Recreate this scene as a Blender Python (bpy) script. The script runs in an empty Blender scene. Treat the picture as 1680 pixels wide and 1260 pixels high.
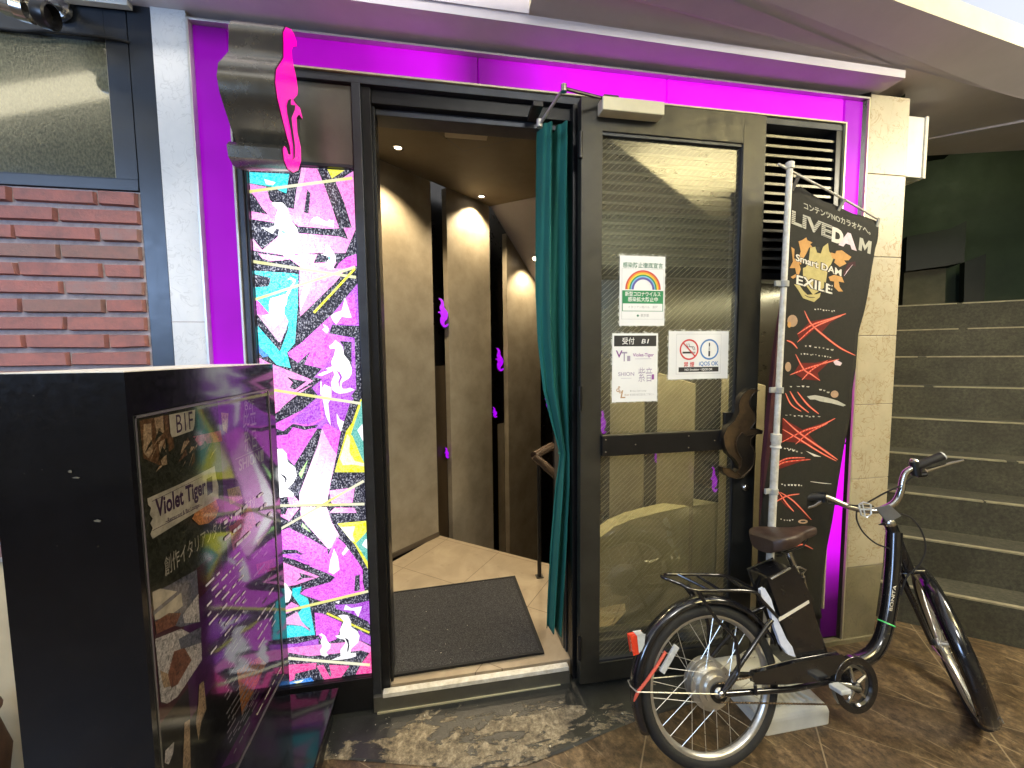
import bpy, bmesh, math, random
from mathutils import Vector, Matrix
random.seed(7)
sc = bpy.context.scene
col = sc.collection
R = math.radians
PI = math.pi

# ------------------------------------------------------------------ camera, sky, sun, exposure
MR = Matrix(((0.98512, 0.022651, 0.172062), (-0.171693, 0.071379, 0.982561), (0.0, 0.0, 0.0)))
X_ = Vector((3836, 88.2, 670)).normalized()
dx_ = (88.2 * 9100 - 670 * 670) / 3836
D_ = Vector((dx_, -9100, 670)).normalized()
Z_ = -D_
Z_ = (Z_ - X_ * Z_.dot(X_)).normalized()
Y_ = Z_.cross(X_)
if Y_.z < 0: Y_ = -Y_
CAM = Vector((0, -1.66, 1.385))
FOC = 670.0

def world_dir(u, v):
    d = Vector((u - 840, 630 - v, FOC))
    return Vector((X_.dot(d), Y_.dot(d), Z_.dot(d)))

def at(u, v, y=0.0):                      # photo pixel -> point on the vertical plane Y = y (metres)
    d = world_dir(u, v); return CAM + d * ((y - CAM.y) / d.y)
def atz(u, v, z=0.0):
    d = world_dir(u, v); return CAM + d * ((z - CAM.z) / d.z)
def atx(u, v, x=0.0):
    d = world_dir(u, v); return CAM + d * ((x - CAM.x) / d.x)
def atplane(u, v, o, n):
    d = world_dir(u, v); return CAM + d * ((o - CAM).dot(n) / d.dot(n))

cd = bpy.data.cameras.new('camera'); cam = bpy.data.objects.new('camera', cd); col.objects.link(cam)
cd.sensor_width = 36; cd.lens = 36 * FOC / 1680; cd.clip_start = 0.02; cd.clip_end = 400
right = Vector((X_.x, Y_.x, Z_.x)); up = Vector((X_.y, Y_.y, Z_.y)); fwd = Vector((X_.z, Y_.z, Z_.z))
m = Matrix((right, up, -fwd)).transposed().to_4x4(); m.translation = CAM
cam.matrix_world = m
sc.camera = cam

w = bpy.data.worlds.new("World"); sc.world = w; w.use_nodes = True
nt = w.node_tree; bg = nt.nodes['Background']
sky = nt.nodes.new('ShaderNodeTexSky'); sky.sky_type = 'NISHITA'; sky.sun_disc = False
sky.sun_elevation = R(38); sky.sun_rotation = R(150); sky.dust_density = 9.0; sky.ozone_density = .3; sky.air_density = 1.0
hs = nt.nodes.new('ShaderNodeHueSaturation'); hs.inputs['Saturation'].default_value = .4; hs.inputs['Value'].default_value = 1.3
nt.links.new(sky.outputs[0], hs.inputs['Color']); nt.links.new(hs.outputs[0], bg.inputs[0]); bg.inputs[1].default_value = 0.15
sun = bpy.data.lights.new('sun', 'SUN'); sun.energy = 0.5; sun.angle = R(20); sun.color = (1, .95, .88)
so = bpy.data.objects.new('sun', sun); col.objects.link(so); so.rotation_euler = (R(52), 0, R(30))
sc.view_settings.view_transform = 'Standard'; sc.view_settings.look = 'None'
EXPO = 1.05
sc.view_settings.exposure = EXPO; sc.view_settings.gamma = 1.0
sc.cycles.max_bounces = 8; sc.cycles.transparent_max_bounces = 16
sc.cycles.use_denoising = True
sc.cycles.sample_clamp_indirect = 6

def area(name, loc, target, sx, sy, power, color, spread=180):
    l = bpy.data.lights.new(name, 'AREA'); l.shape = 'RECTANGLE'; l.size = sx; l.size_y = sy
    l.energy = power; l.color = color; l.spread = R(spread)
    o = bpy.data.objects.new(name, l); col.objects.link(o); o.location = loc
    o.rotation_euler = (Vector(target) - Vector(loc)).to_track_quat('-Z', 'Y').to_euler(); return o
def spot(name, loc, target, power, color, ang=70, blend=.5, rad=.02):
    l = bpy.data.lights.new(name, 'SPOT'); l.energy = power; l.color = color; l.spot_size = R(ang)
    l.spot_blend = blend; l.shadow_soft_size = rad
    o = bpy.data.objects.new(name, l); col.objects.link(o); o.location = loc
    o.rotation_euler = (Vector(target) - Vector(loc)).to_track_quat('-Z', 'Y').to_euler(); return o
# off-frame lamps: one warm alley lamp, the others added for fill and reflections
area('alley_lamp_right', (3.7, -1.25, 2.75), (1.7, -.5, .5), .5, .5, 38, (1, .90, .68))
area('facade_fill', (.75, -2.75, 3.1), (.8, 0, .9), .6, .4, 22, (.96, .95, .90))  # added fill for the facade, placed where its reflection stays hidden
area('cool_fill_left', (-3.0, -2.9, 2.15), (-1.0, 0, 1.9), 1.3, 1.2, 46, (.42, .62, 1))  # added cool fill for the bluish left side, no window modelled
area('band_light_left', (-5.0, -4.45, 4.53), (-4.4, 0, 1.5), 4.2, .28, 16, (1, .9, .62)).rotation_euler.rotate_axis('Z', R(17))  # added strip light, shaped to reflect as a band in the left window
area('opposite_wall_fill', (2.6, -3.4, 3.2), (3.2, -5.2, 1.0), 1.6, .3, 75, (1, .93, .66))  # added to brighten the opposite wall that the door glass reflects
K_EM = 2 ** -EXPO

# ------------------------------------------------------------------ materials
MATS = {}
def newmat(name):
    m = bpy.data.materials.new(name); m.use_nodes = True; n = m.node_tree
    MATS[name] = m
    return m, n, n.nodes['Principled BSDF']
def L(n, a, b): n.links.new(a, b)
def noise(n, scale, detail=4, rough=.6, coord='Object', dist=0, vec=None):
    t = n.nodes.new('ShaderNodeTexNoise'); t.inputs['Scale'].default_value = scale
    t.inputs['Detail'].default_value = detail; t.inputs['Roughness'].default_value = rough
    t.inputs['Distortion'].default_value = dist
    if vec is None:
        g = n.nodes.new('ShaderNodeNewGeometry'); vec = g.outputs['Position']
    L(n, vec, t.inputs['Vector']); return t
def mapv(n, sx, sy, sz, rot=(0, 0, 0)):
    g = n.nodes.new('ShaderNodeNewGeometry'); mp = n.nodes.new('ShaderNodeMapping')
    mp.inputs['Scale'].default_value = (sx, sy, sz); mp.inputs['Rotation'].default_value = rot
    L(n, g.outputs['Position'], mp.inputs['Vector']); return mp.outputs[0]
def ramp(n, fac, stops, interp='LINEAR'):
    r = n.nodes.new('ShaderNodeValToRGB'); r.color_ramp.interpolation = interp
    e = r.color_ramp.elements
    while len(e) < len(stops): e.new(.5)
    for k, (p, c) in enumerate(stops):
        e[k].position = p; e[k].color = (c[0], c[1], c[2], 1) if not isinstance(c, (int, float)) else (c, c, c, 1)
    L(n, fac, r.inputs[0]); return r
def mix(n, fac, a, b, mode='MIX'):
    x = n.nodes.new('ShaderNodeMix'); x.data_type = 'RGBA'; x.blend_type = mode
    for s, v in ((0, fac), (6, a), (7, b)):
        if isinstance(v, (int, float)): x.inputs[s].default_value = v
        elif isinstance(v, tuple): x.inputs[s].default_value = (v[0], v[1], v[2], 1)
        else: L(n, v, x.inputs[s])
    return x.outputs[2]
def math_(n, op, a, b=None, clamp=False):
    x = n.nodes.new('ShaderNodeMath'); x.operation = op; x.use_clamp = clamp
    for s, v in ((0, a), (1, b)):
        if v is None: continue
        if isinstance(v, (int, float)): x.inputs[s].default_value = v
        else: L(n, v, x.inputs[s])
    return x.outputs[0]
def bump(n, p, h, strength=.3, dist=.002):
    b = n.nodes.new('ShaderNodeBump'); b.inputs['Strength'].default_value = strength
    b.inputs['Distance'].default_value = dist; L(n, h, b.inputs['Height']); L(n, b.outputs[0], p.inputs['Normal'])
def simple(name, c, rough=.5, metal=0, var=.25, scale=12, bscale=None, bstr=.15, coat=0, c2=None, rvar=.12, spec=None):
    m, n, p = newmat(name)
    t = noise(n, scale, 5, .65)
    c2 = c2 or tuple(x * (1 - var) for x in c)
    r = ramp(n, t.outputs[0], [(.35, c), (.68, c2)])
    L(n, r.outputs[0], p.inputs['Base Color'])
    t2 = noise(n, scale * 3.1, 4, .7)
    L(n, math_(n, 'ADD', math_(n, 'MULTIPLY', math_(n, 'SUBTRACT', t2.outputs[0], .5), rvar * 2), rough), p.inputs['Roughness'])
    p.inputs['Metallic'].default_value = metal; p.inputs['Coat Weight'].default_value = coat
    p.inputs['Coat Roughness'].default_value = .08
    if spec is not None: p.inputs['Specular IOR Level'].default_value = spec
    if bscale: bump(n, p, noise(n, bscale, 5, .7).outputs[0], bstr)
    return m
def emit(name, c, s, nonuni=0, scale=8):
    m, n, p = newmat(name)
    p.inputs['Base Color'].default_value = (c[0] * .5, c[1] * .5, c[2] * .5, 1); p.inputs['Roughness'].default_value = .25
    p.inputs['Emission Color'].default_value = (*c, 1)
    if nonuni:
        t = noise(n, scale, 2, .5)
        L(n, math_(n, 'MULTIPLY', math_(n, 'ADD', math_(n, 'MULTIPLY', t.outputs[0], nonuni * 2), 1 - nonuni), s * K_EM), p.inputs['Emission Strength'])
    else: p.inputs['Emission Strength'].default_value = s * K_EM
    return m

simple('dark_metal', (.055, .060, .072), .42, .6, .3, 9, 90, .06)
simple('black_metal', (.012, .012, .013), .33, .3, .3, 14, 120, .08)
simple('door_metal', (.040, .038, .030), .40, .3, .45, 5, 140, .12, rvar=.3)
simple('black_gloss', (.005, .005, .006), .16, 0, .3, 20, None, coat=.25, spec=.3)
simple('black_rubber', (.012, .012, .012), .8, 0, .2, 30, 200, .2)
simple('chrome', (.65, .64, .6), .22, 1, .15, 40)
simple('steel_trim', (.55, .54, .50), .35, .6, .15, 20, rvar=.03)
simple('brass_trim', (.60, .55, .36), .35, .4, .15, 25, rvar=.03)
simple('grey_metal', (.16, .155, .13), .38, .7, .25, 6, 60, .08)
simple('sign_metal', (.20, .19, .16), .26, .9, .3, 4, 50, .05)
simple('neigh_panel', (.018, .024, .034), .34, .1, .3, 5, 80, .08)
simple('purple_edge', (.05, .01, .12), .4)
simple('fin', (.37, .32, .235), .45, .15, .3, 5, 160, .14, c2=(.26, .22, .155))
simple('fin_edge', (.10, .075, .05), .5)
simple('interior_ceiling', (.11, .088, .052), .7, 0, .15, 4, 200, .1)
simple('slope_ceiling', (.40, .39, .42), .8, 0, .12, 4, 200, .1)
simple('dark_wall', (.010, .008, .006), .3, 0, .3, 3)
simple('brown_panel', (.05, .032, .015), .4, 0, .3, 3)
simple('soffit', (.64, .60, .64), .7, 0, .1, 5, 120, .12)
simple('ceiling_paint', (.50, .455, .46), .75, 0, .12, 3, 120, .15)
simple('fascia', (.72, .66, .45), .7, 0, .18, 5, 60, .2)
simple('green_wall', (.040, .058, .028), .6, 0, .5, 2, 40, .2)
simple('dark_block', (.006, .008, .007), .5)
simple('card', (.10, .09, .06), .8)
simple('white_plastic', (.66, .66, .60), .5, 0, .12, 14, 60, .05)
simple('pole_white', (.72, .70, .62), .4, 0, .18, 30, 90, .1, c2=(.5, .46, .36))
simple('clip_grey', (.42, .42, .38), .5)
simple('leather', (.055, .037, .030), .42, 0, .5, 24, 160, .25, c2=(.035, .018, .013))
simple('bronze', (.115, .075, .038), .36, .5, .6, 14, 60, .25, c2=(.045, .03, .018))
simple('bronze_dark', (.03, .023, .017), .4, .5, .4, 14, 60, .2)
simple('red_plastic', (.7, .05, .02), .25, 0, .2, 20, coat=.5)
simple('red_strap', (.75, .13, .08), .45)
simple('clear_plastic', (.55, .57, .56), .15, 0, .3, 40, coat=.6)
simple('blue_label', (.62, .66, .78), .5, 0, .15, 60)
simple('rail_wood', (.085, .055, .038), .25, .3, .4, 30, coat=.4)
simple('amber_wood', (.11, .035, .012), .35, 0, .4, 12)
simple('cream_parapet', (.44, .40, .27), .5, 0, .2, 3, 60, .06)
simple('beige_plaster', (.55, .44, .26), .75, 0, .25, 3, 80, .3)
simple('brown_pot', (.12, .055, .025), .7, 0, .5, 12, 60, .3)
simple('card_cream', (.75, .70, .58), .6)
simple('paper', (.83, .83, .80), .55, 0, .06, 8)
simple('ink_black', (.02, .02, .022), .5)
simple('ink_green', (.015, .25, .09), .5)
simple('ink_dgreen', (.02, .17, .09), .5)
simple('ink_red', (.62, .05, .045), .5)
simple('ink_blue', (.06, .20, .50), .5)
simple('ink_orange', (.85, .28, .03), .5)
simple('ink_yellow', (.85, .65, .05), .5)
simple('ink_lblue', (.20, .50, .75), .5)
simple('ink_violet', (.10, .09, .36), .5)
simple('ink_purple', (.26, .06, .30), .5)
simple('ink_lilac', (.42, .36, .48), .5)
simple('ink_gold', (.48, .30, .16), .5)
simple('ink_grey', (.45, .45, .44), .5)
simple('tape', (.5, .49, .4), .3)
simple('opposite_wall', (.30, .27, .20), .8, 0, .3, .7, 8, .3)
simple('opposite_dark', (.035, .04, .03), .7, 0, .3, .7)

# painted banner colours
for k, c in dict(f_black=(.017, .016, .012), f_maroon=(.05, .012, .018), f_gold=(.50, .42, .17), f_orange=(.55, .30, .10), f_white=(.72, .68, .60),
                 f_silver=(.46, .45, .38), f_pinkw=(.75, .60, .66), f_red=(.62, .06, .035), f_redglow=(.13, .012, .008), f_skin=(.42, .28, .18),
                 f_salmon=(.85, .30, .20), f_outline=(.03, .03, .025)).items():
    simple(k, c, .8, 0, .2, 40, 300, .1, spec=.25)
# poster colours
def foodmat(name, c):
    m, n, p = newmat(name)
    a = ramp(n, noise(n, 55, 6, .75, dist=1.5).outputs[0], [(.32, tuple(x * .25 for x in c)), (.46, c), (.58, tuple(min(1, x * 1.5 + .03) for x in c)), (.68, (c[0] * .6, c[1] * .35, c[2] * .25))]).outputs[0]
    b = ramp(n, noise(n, 170, 4, .7).outputs[0], [(.35, .4), (.65, 1.25)]).outputs[0]
    L(n, mix(n, .8, a, b, 'MULTIPLY'), p.inputs['Base Color']); p.inputs['Roughness'].default_value = .5
for k, c in dict(p_black=(.012, .010, .012), p_plum=(.085, .014, .105), p_purple=(.15, .025, .23), p_wine=(.08, .008, .02), p_green=(.020, .021, .010),
                 p_brown=(.14, .065, .025), p_tan=(.40, .27, .16), p_cream=(.62, .55, .44), p_plate=(.52, .47, .45), p_food=(.20, .065, .03),
                 p_text=(.45, .40, .42), p_ink=(.05, .01, .07), p_orange=(.55, .22, .06), p_pink=(.40, .06, .10), p_steel=(.13, .13, .17), p_magenta=(.15, .01, .15)).items():
    simple(k, c, .5, 0, .45, 30, coat=.0) if k not in ('p_food', 'p_plate', 'p_tan', 'p_brown', 'p_orange', 'p_steel', 'p_green', 'p_pink') else foodmat(k, c)

def sign_glass():
    m, n, p = newmat('poster_glass')
    out = n.nodes['Material Output']
    tr = n.nodes.new('ShaderNodeBsdfTransparent'); gl = n.nodes.new('ShaderNodeBsdfGlossy')
    t = noise(n, 9, 3, .6)
    L(n, math_(n, 'ADD', math_(n, 'MULTIPLY', t.outputs[0], .10), .04), gl.inputs['Roughness'])
    b = n.nodes.new('ShaderNodeBump'); b.inputs['Strength'].default_value = .25; b.inputs['Distance'].default_value = .004
    L(n, noise(n, 7, 1, .4).outputs[0], b.inputs['Height']); L(n, b.outputs[0], gl.inputs['Normal'])
    fr = n.nodes.new('ShaderNodeFresnel'); fr.inputs[0].default_value = 1.85
    ms = n.nodes.new('ShaderNodeMixShader'); L(n, fr.outputs[0], ms.inputs[0]); L(n, tr.outputs[0], ms.inputs[1]); L(n, gl.outputs[0], ms.inputs[2])
    L(n, ms.outputs[0], out.inputs[0])
sign_glass()

def wired_glass(name, sc_in=1.0, refl=2.1, refl_veil=.08, wires=True, tint=(.80, .81, .70)):
    m, n, p = newmat(name); out = n.nodes['Material Output']
    tr = n.nodes.new('ShaderNodeBsdfTransparent'); tr.inputs[0].default_value = (*tint, 1)
    gl = n.nodes.new('ShaderNodeBsdfGlossy'); gl.inputs['Roughness'].default_value = .035
    fr = n.nodes.new('ShaderNodeFresnel'); fr.inputs[0].default_value = refl
    ms = n.nodes.new('ShaderNodeMixShader'); L(n, fr.outputs[0], ms.inputs[0]); L(n, tr.outputs[0], ms.inputs[1]); L(n, gl.outputs[0], ms.inputs[2])
    df = n.nodes.new('ShaderNodeBsdfDiffuse'); df.inputs[0].default_value = (.40, .38, .26, 1)  # olive diffuse veil stands in for the lit street's blurred reflection
    m2 = n.nodes.new('ShaderNodeMixShader')
    tn = noise(n, 3, 4, .6)
    L(n, math_(n, 'MULTIPLY', tn.outputs[0], refl_veil * 2), m2.inputs[0]); L(n, ms.outputs[0], m2.inputs[1]); L(n, df.outputs[0], m2.inputs[2])
    last = m2
    if wires:
        g = n.nodes.new('ShaderNodeNewGeometry'); s = n.nodes.new('ShaderNodeSeparateXYZ'); L(n, g.outputs['Position'], s.inputs[0])
        x, z = s.outputs[0], s.outputs[2]
        wv = noise(n, 14, 2, .5)
        def line(sgn, pitch, wd):
            q = math_(n, 'ADD', math_(n, 'MULTIPLY', x, -.66 * sgn), math_(n, 'MULTIPLY', z, .75))
            q = math_(n, 'ADD', q, math_(n, 'MULTIPLY', wv.outputs[0], .0035))
            f = math_(n, 'FRACT', math_(n, 'DIVIDE', q, pitch))
            return math_(n, 'LESS_THAN', f, wd)
        a = math_(n, 'MULTIPLY', line(1, .0165, .075), .30)
        b = math_(n, 'MULTIPLY', line(-1, .0165, .075), .045)
        fac = math_(n, 'MAXIMUM', a, b)
        wd = n.nodes.new('ShaderNodeBsdfPrincipled'); wd.inputs['Base Color'].default_value = (.75, .72, .52, 1)
        wd.inputs['Roughness'].default_value = .5; wd.inputs['Metallic'].default_value = .3
        m3 = n.nodes.new('ShaderNodeMixShader'); L(n, fac, m3.inputs[0]); L(n, last.outputs[0], m3.inputs[1]); L(n, wd.outputs[0], m3.inputs[2]); last = m3
    L(n, last.outputs[0], out.inputs[0])
wired_glass('wired_glass')
def film_mat():
    m, n, p = newmat('laminate'); out = n.nodes['Material Output']
    tr = n.nodes.new('ShaderNodeBsdfTransparent'); gl = n.nodes.new('ShaderNodeBsdfPrincipled'); gl.inputs['Base Color'].default_value = (.7, .7, .6, 1); gl.inputs['Roughness'].default_value = .25
    t = noise(n, 60, 3, .6); f = ramp(n, t.outputs[0], [(.45, .12), (.62, .6)]).outputs[0]
    ms = n.nodes.new('ShaderNodeMixShader'); L(n, f, ms.inputs[0]); L(n, tr.outputs[0], ms.inputs[1]); L(n, gl.outputs[0], ms.inputs[2]); L(n, ms.outputs[0], out.inputs[0])
film_mat()
wired_glass('plain_glass', refl_veil=.03, wires=False, tint=(.85, .85, .7))

def hazy_pane():      # rough-rolled neighbour window: dark room behind, textured reflecting face
    m, n, p = newmat('rolled_glass')
    t = noise(n, 160, 3, .6, vec=mapv(n, 1, 1, .6)); t2 = noise(n, 14, 3, .5)
    r = ramp(n, t.outputs[0], [(.35, (.045, .05, .035)), (.7, (.12, .12, .08))])
    L(n, r.outputs[0], p.inputs['Base Color']); p.inputs['Roughness'].default_value = .12
    bump(n, p, t.outputs[0], .25, .0015)
    p.inputs['Coat Weight'].default_value = 1.0; p.inputs['Coat Roughness'].default_value = .05
hazy_pane()

def pillar_mat(name, c, c2, vein, vs=1.0, veins=True):
    m, n, p = newmat(name)
    t = noise(n, 7, 6, .65); base = ramp(n, t.outputs[0], [(.3, c), (.7, c2)]).outputs[0]
    if veins:
        v = n.nodes.new('ShaderNodeTexNoise'); v.inputs['Scale'].default_value = 17; v.inputs['Detail'].default_value = 2.2
        v.inputs['Distortion'].default_value = 1.6; g = n.nodes.new('ShaderNodeNewGeometry'); L(n, g.outputs['Position'], v.inputs['Vector'])
        f = math_(n, 'ABSOLUTE', math_(n, 'SUBTRACT', v.outputs[0], .5))
        r = ramp(n, f, [(0.0, .85), (.012, .55), (.026, 0)])
        msk = ramp(n, noise(n, 9, 2, .5).outputs[0], [(.36, 0), (.50, 1)])
        fac = math_(n, 'MULTIPLY', r.outputs[0], msk.outputs[0])
        base = mix(n, math_(n, 'MULTIPLY', fac, vs), base, vein)
    L(n, base, p.inputs['Base Color']); p.inputs['Roughness'].default_value = .45
    bump(n, p, noise(n, 60, 4, .7).outputs[0], .15, .001)
pillar_mat('cream_stone', (.47, .41, .275), (.38, .33, .215), (.26, .17, .07))
pillar_mat('plinth_stone', (.22, .19, .115), (.14, .125, .075), (.10, .08, .05), .6)
pillar_mat('pale_stone', (.62, .62, .60), (.52, .53, .52), (.35, .35, .34), .5, True)

def brick_mat(name, c, c2):
    m, n, p = newmat(name)
    t = noise(n, 22, 6, .7); t2 = noise(n, 110, 4, .7)
    a = ramp(n, t.outputs[0], [(.32, c), (.66, c2)]).outputs[0]
    a = mix(n, ramp(n, noise(n, 9, 4, .7).outputs[0], [(.48, 0), (.66, .75)]).outputs[0], a, (.12, .075, .075))
    L(n, mix(n, .5, a, ramp(n, t.outputs[0], [(.32, c), (.66, c2)]).outputs[0]), p.inputs['Base Color']); p.inputs['Roughness'].default_value = .85
    bump(n, p, t2.outputs[0], .5, .003)
brick_mat('brick_red', (.33, .125, .105), (.22, .105, .095))
brick_mat('brick_brown', (.18, .115, .10), (.24, .125, .105))
brick_mat('brick_grey', (.22, .155, .15), (.29, .14, .12))
simple('mortar', (.36, .315, .315), .95, 0, .3, 60, 200, .5)

def street_mat():
    m, n, p = newmat('street_tile')
    v = mapv(n, 1, 1, 1, (0, 0, R(36)))
    v2 = mapv(n, 1, 1, 1, (0, 0, R(62)))
    mp = n.nodes.new('ShaderNodeMapping'); mp.inputs['Scale'].default_value = (7, 11, 3); L(n, v2, mp.inputs['Vector'])
    t = noise(n, 1.0, 9, .78, dist=.5, vec=mp.outputs[0]); t2 = noise(n, 3.0, 5, .6); t3 = noise(n, 38, 6, .75)
    a = ramp(n, t.outputs[0], [(.36, (.045, .027, .013)), (.50, (.105, .068, .034)), (.62, (.19, .13, .07)), (.72, (.36, .28, .165))]).outputs[0]
    a = mix(n, .85, a, ramp(n, t3.outputs[0], [(.36, .25), (.62, 1.3)]).outputs[0], 'MULTIPLY')
    a = mix(n, .65, a, ramp(n, t2.outputs[0], [(.3, .45), (.7, 1.1)]).outputs[0], 'MULTIPLY')
    mp2 = n.nodes.new('ShaderNodeMapping'); mp2.inputs['Scale'].default_value = (5, 60, 3); L(n, v2, mp2.inputs['Vector'])
    sc_ = noise(n, 1.0, 3, .5, vec=mp2.outputs[0]); a = mix(n, ramp(n, sc_.outputs[0], [(.66, 0), (.70, .55)]).outputs[0], a, (.36, .28, .17))
    # joints of the big tiles, laid at an angle
    s = n.nodes.new('ShaderNodeSeparateXYZ'); L(n, v, s.inputs[0])
    def joint(o, pitch, off):
        f = math_(n, 'FRACT', math_(n, 'ADD', math_(n, 'DIVIDE', o, pitch), off))
        return math_(n, 'LESS_THAN', math_(n, 'ABSOLUTE', math_(n, 'SUBTRACT', f, .5)), .0045)
    j = math_(n, 'MAXIMUM', joint(s.outputs[0], .60, .2), joint(s.outputs[1], .30, .65))
    a = mix(n, math_(n, 'MULTIPLY', j, .8), a, (.24, .19, .12))
    L(n, a, p.inputs['Base Color'])
    L(n, ramp(n, t2.outputs[0], [(.3, .34), (.7, .6)]).outputs[0], p.inputs['Roughness'])
    bump(n, p, t.outputs[0], .35, .003)
street_mat()
def peeled_mat():
    m, n, p = newmat('peeled_paint')
    v = mapv(n, 5.5, 15, 5, (0, 0, R(-6)))
    t = noise(n, 1.0, 8, .68, dist=.6, vec=v)
    big = noise(n, 3.2, 3, .5)
    # wear concentrates where feet step, in front of the opening
    g = n.nodes.new('ShaderNodeNewGeometry'); s = n.nodes.new('ShaderNodeSeparateXYZ'); L(n, g.outputs['Position'], s.inputs[0])
    dxx = math_(n, 'DIVIDE', math_(n, 'SUBTRACT', s.outputs[0], .02), .62)
    dyy = math_(n, 'DIVIDE', math_(n, 'ADD', s.outputs[1], .23), .15)
    d = math_(n, 'ADD', math_(n, 'MULTIPLY', dxx, dxx), math_(n, 'MULTIPLY', dyy, dyy))
    k = math_(n, 'MULTIPLY', math_(n, 'SUBTRACT', 1.0, d), .11)
    k = math_(n, 'MAXIMUM', k, -.13)
    q = math_(n, 'ADD', math_(n, 'ADD', t.outputs[0], k), math_(n, 'MULTIPLY', math_(n, 'SUBTRACT', big.outputs[0], .5), .22))
    q = math_(n, 'ADD', q, math_(n, 'MULTIPLY', math_(n, 'SUBTRACT', noise(n, 70, 4, .7).outputs[0], .5), .10))
    msk = ramp(n, q, [(.53, 0), (.56, 1)]).outputs[0]
    fl = noise(n, 55, 3, .6); msk2 = ramp(n, fl.outputs[0], [(.70, 0), (.72, 1)]).outputs[0]
    conc = ramp(n, noise(n, 30, 8, .8).outputs[0], [(.36, (.05, .04, .026)), (.5, (.17, .14, .09)), (.64, (.36, .31, .21))]).outputs[0]
    paint = ramp(n, noise(n, 14, 4, .6).outputs[0], [(.3, (.010, .011, .010)), (.7, (.022, .023, .020))]).outputs[0]
    a = mix(n, msk, paint, conc); a = mix(n, msk2, a, (.50, .48, .38))
    L(n, a, p.inputs['Base Color'])
    L(n, ramp(n, msk, [(0, .38), (1, .85)]).outputs[0], p.inputs['Roughness'])
    inv = math_(n, 'SUBTRACT', 1.0, msk)
    h = math_(n, 'ADD', math_(n, 'MULTIPLY', inv, .6), math_(n, 'MULTIPLY', noise(n, 60, 5, .7).outputs[0], .5))
    bump(n, p, h, .7, .004)
peeled_mat()
def landing_mat():
    m, n, p = newmat('landing_tile')
    t = noise(n, 5, 6, .65, dist=.8); a = ramp(n, t.outputs[0], [(.3, (.40, .325, .22)), (.5, (.34, .27, .18)), (.7, (.28, .225, .15))]).outputs[0]
    v = mapv(n, 1, 1, 1, (0, 0, R(38))); s = n.nodes.new('ShaderNodeSeparateXYZ'); L(n, v, s.inputs[0])
    def joint(o, pitch, off):
        f = math_(n, 'FRACT', math_(n, 'ADD', math_(n, 'DIVIDE', o, pitch), off))
        return math_(n, 'LESS_THAN', math_(n, 'ABSOLUTE', math_(n, 'SUBTRACT', f, .5)), .005)
    j = math_(n, 'MAXIMUM', joint(s.outputs[0], .45, .33), joint(s.outputs[1], .45, .12))
    a = mix(n, math_(n, 'MULTIPLY', j, .8), a, (.12, .085, .05))
    st = ramp(n, noise(n, 16, 4, .6).outputs[0], [(.62, 0), (.75, .5)]).outputs[0]
    a = mix(n, st, a, (.15, .12, .08))
    L(n, a, p.inputs['Base Color']); p.inputs['Roughness'].default_value = .38
landing_mat()
def mat_mat():
    m, n, p = newmat('doormat')
    t = noise(n, 260, 3, .7); t2 = noise(n, 70, 3, .7)
    a = ramp(n, t.outputs[0], [(.35, (.008, .008, .008)), (.5, (.032, .031, .031)), (.68, (.10, .098, .10))]).outputs[0]
    f = ramp(n, noise(n, 90, 1, .4).outputs[0], [(.795, 0), (.80, 1)]).outputs[0]
    L(n, mix(n, f, a, (.55, .5, .42)), p.inputs['Base Color']); p.inputs['Roughness'].default_value = 1.0
    bump(n, p, t.outputs[0], 1.0, .006)
mat_mat()
def step_mat():
    m, n, p = newmat('step_stone')
    t = noise(n, 60, 6, .75); t2 = noise(n, 4.5, 4, .6)
    a = ramp(n, t.outputs[0], [(.35, (.026, .025, .017)), (.65, (.070, .066, .046))]).outputs[0]
    a = mix(n, .8, a, ramp(n, t2.outputs[0], [(.3, .45), (.7, 1.15)]).outputs[0], 'MULTIPLY')
    L(n, a, p.inputs['Base Color']); p.inputs['Roughness'].default_value = .8; bump(n, p, t.outputs[0], .4, .002)
step_mat()
simple('step_top', (.06, .055, .035), .7, 0, .35, 8, 80, .3)
simple('step_nose', (.30, .27, .18), .6, 0, .4, 20)
def cloth_mat():
    m, n, p = newmat('curtain_cloth')
    t = noise(n, 6, 3, .6, vec=mapv(n, 1, 1, .3))
    L(n, ramp(n, t.outputs[0], [(.3, (.008, .145, .120)), (.7, (.005, .095, .080))]).outputs[0], p.inputs['Base Color'])
    p.inputs['Roughness'].default_value = .85;     cr = noise(n, 1, 5, .65, dist=.8, vec=mapv(n, 38, 38, 7)); wv = noise(n, 500, 2, .6)
    bump(n, p, math_(n, 'ADD', cr.outputs[0], math_(n, 'MULTIPLY', wv.outputs[0], .25)), .55, .006)
cloth_mat()

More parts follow.
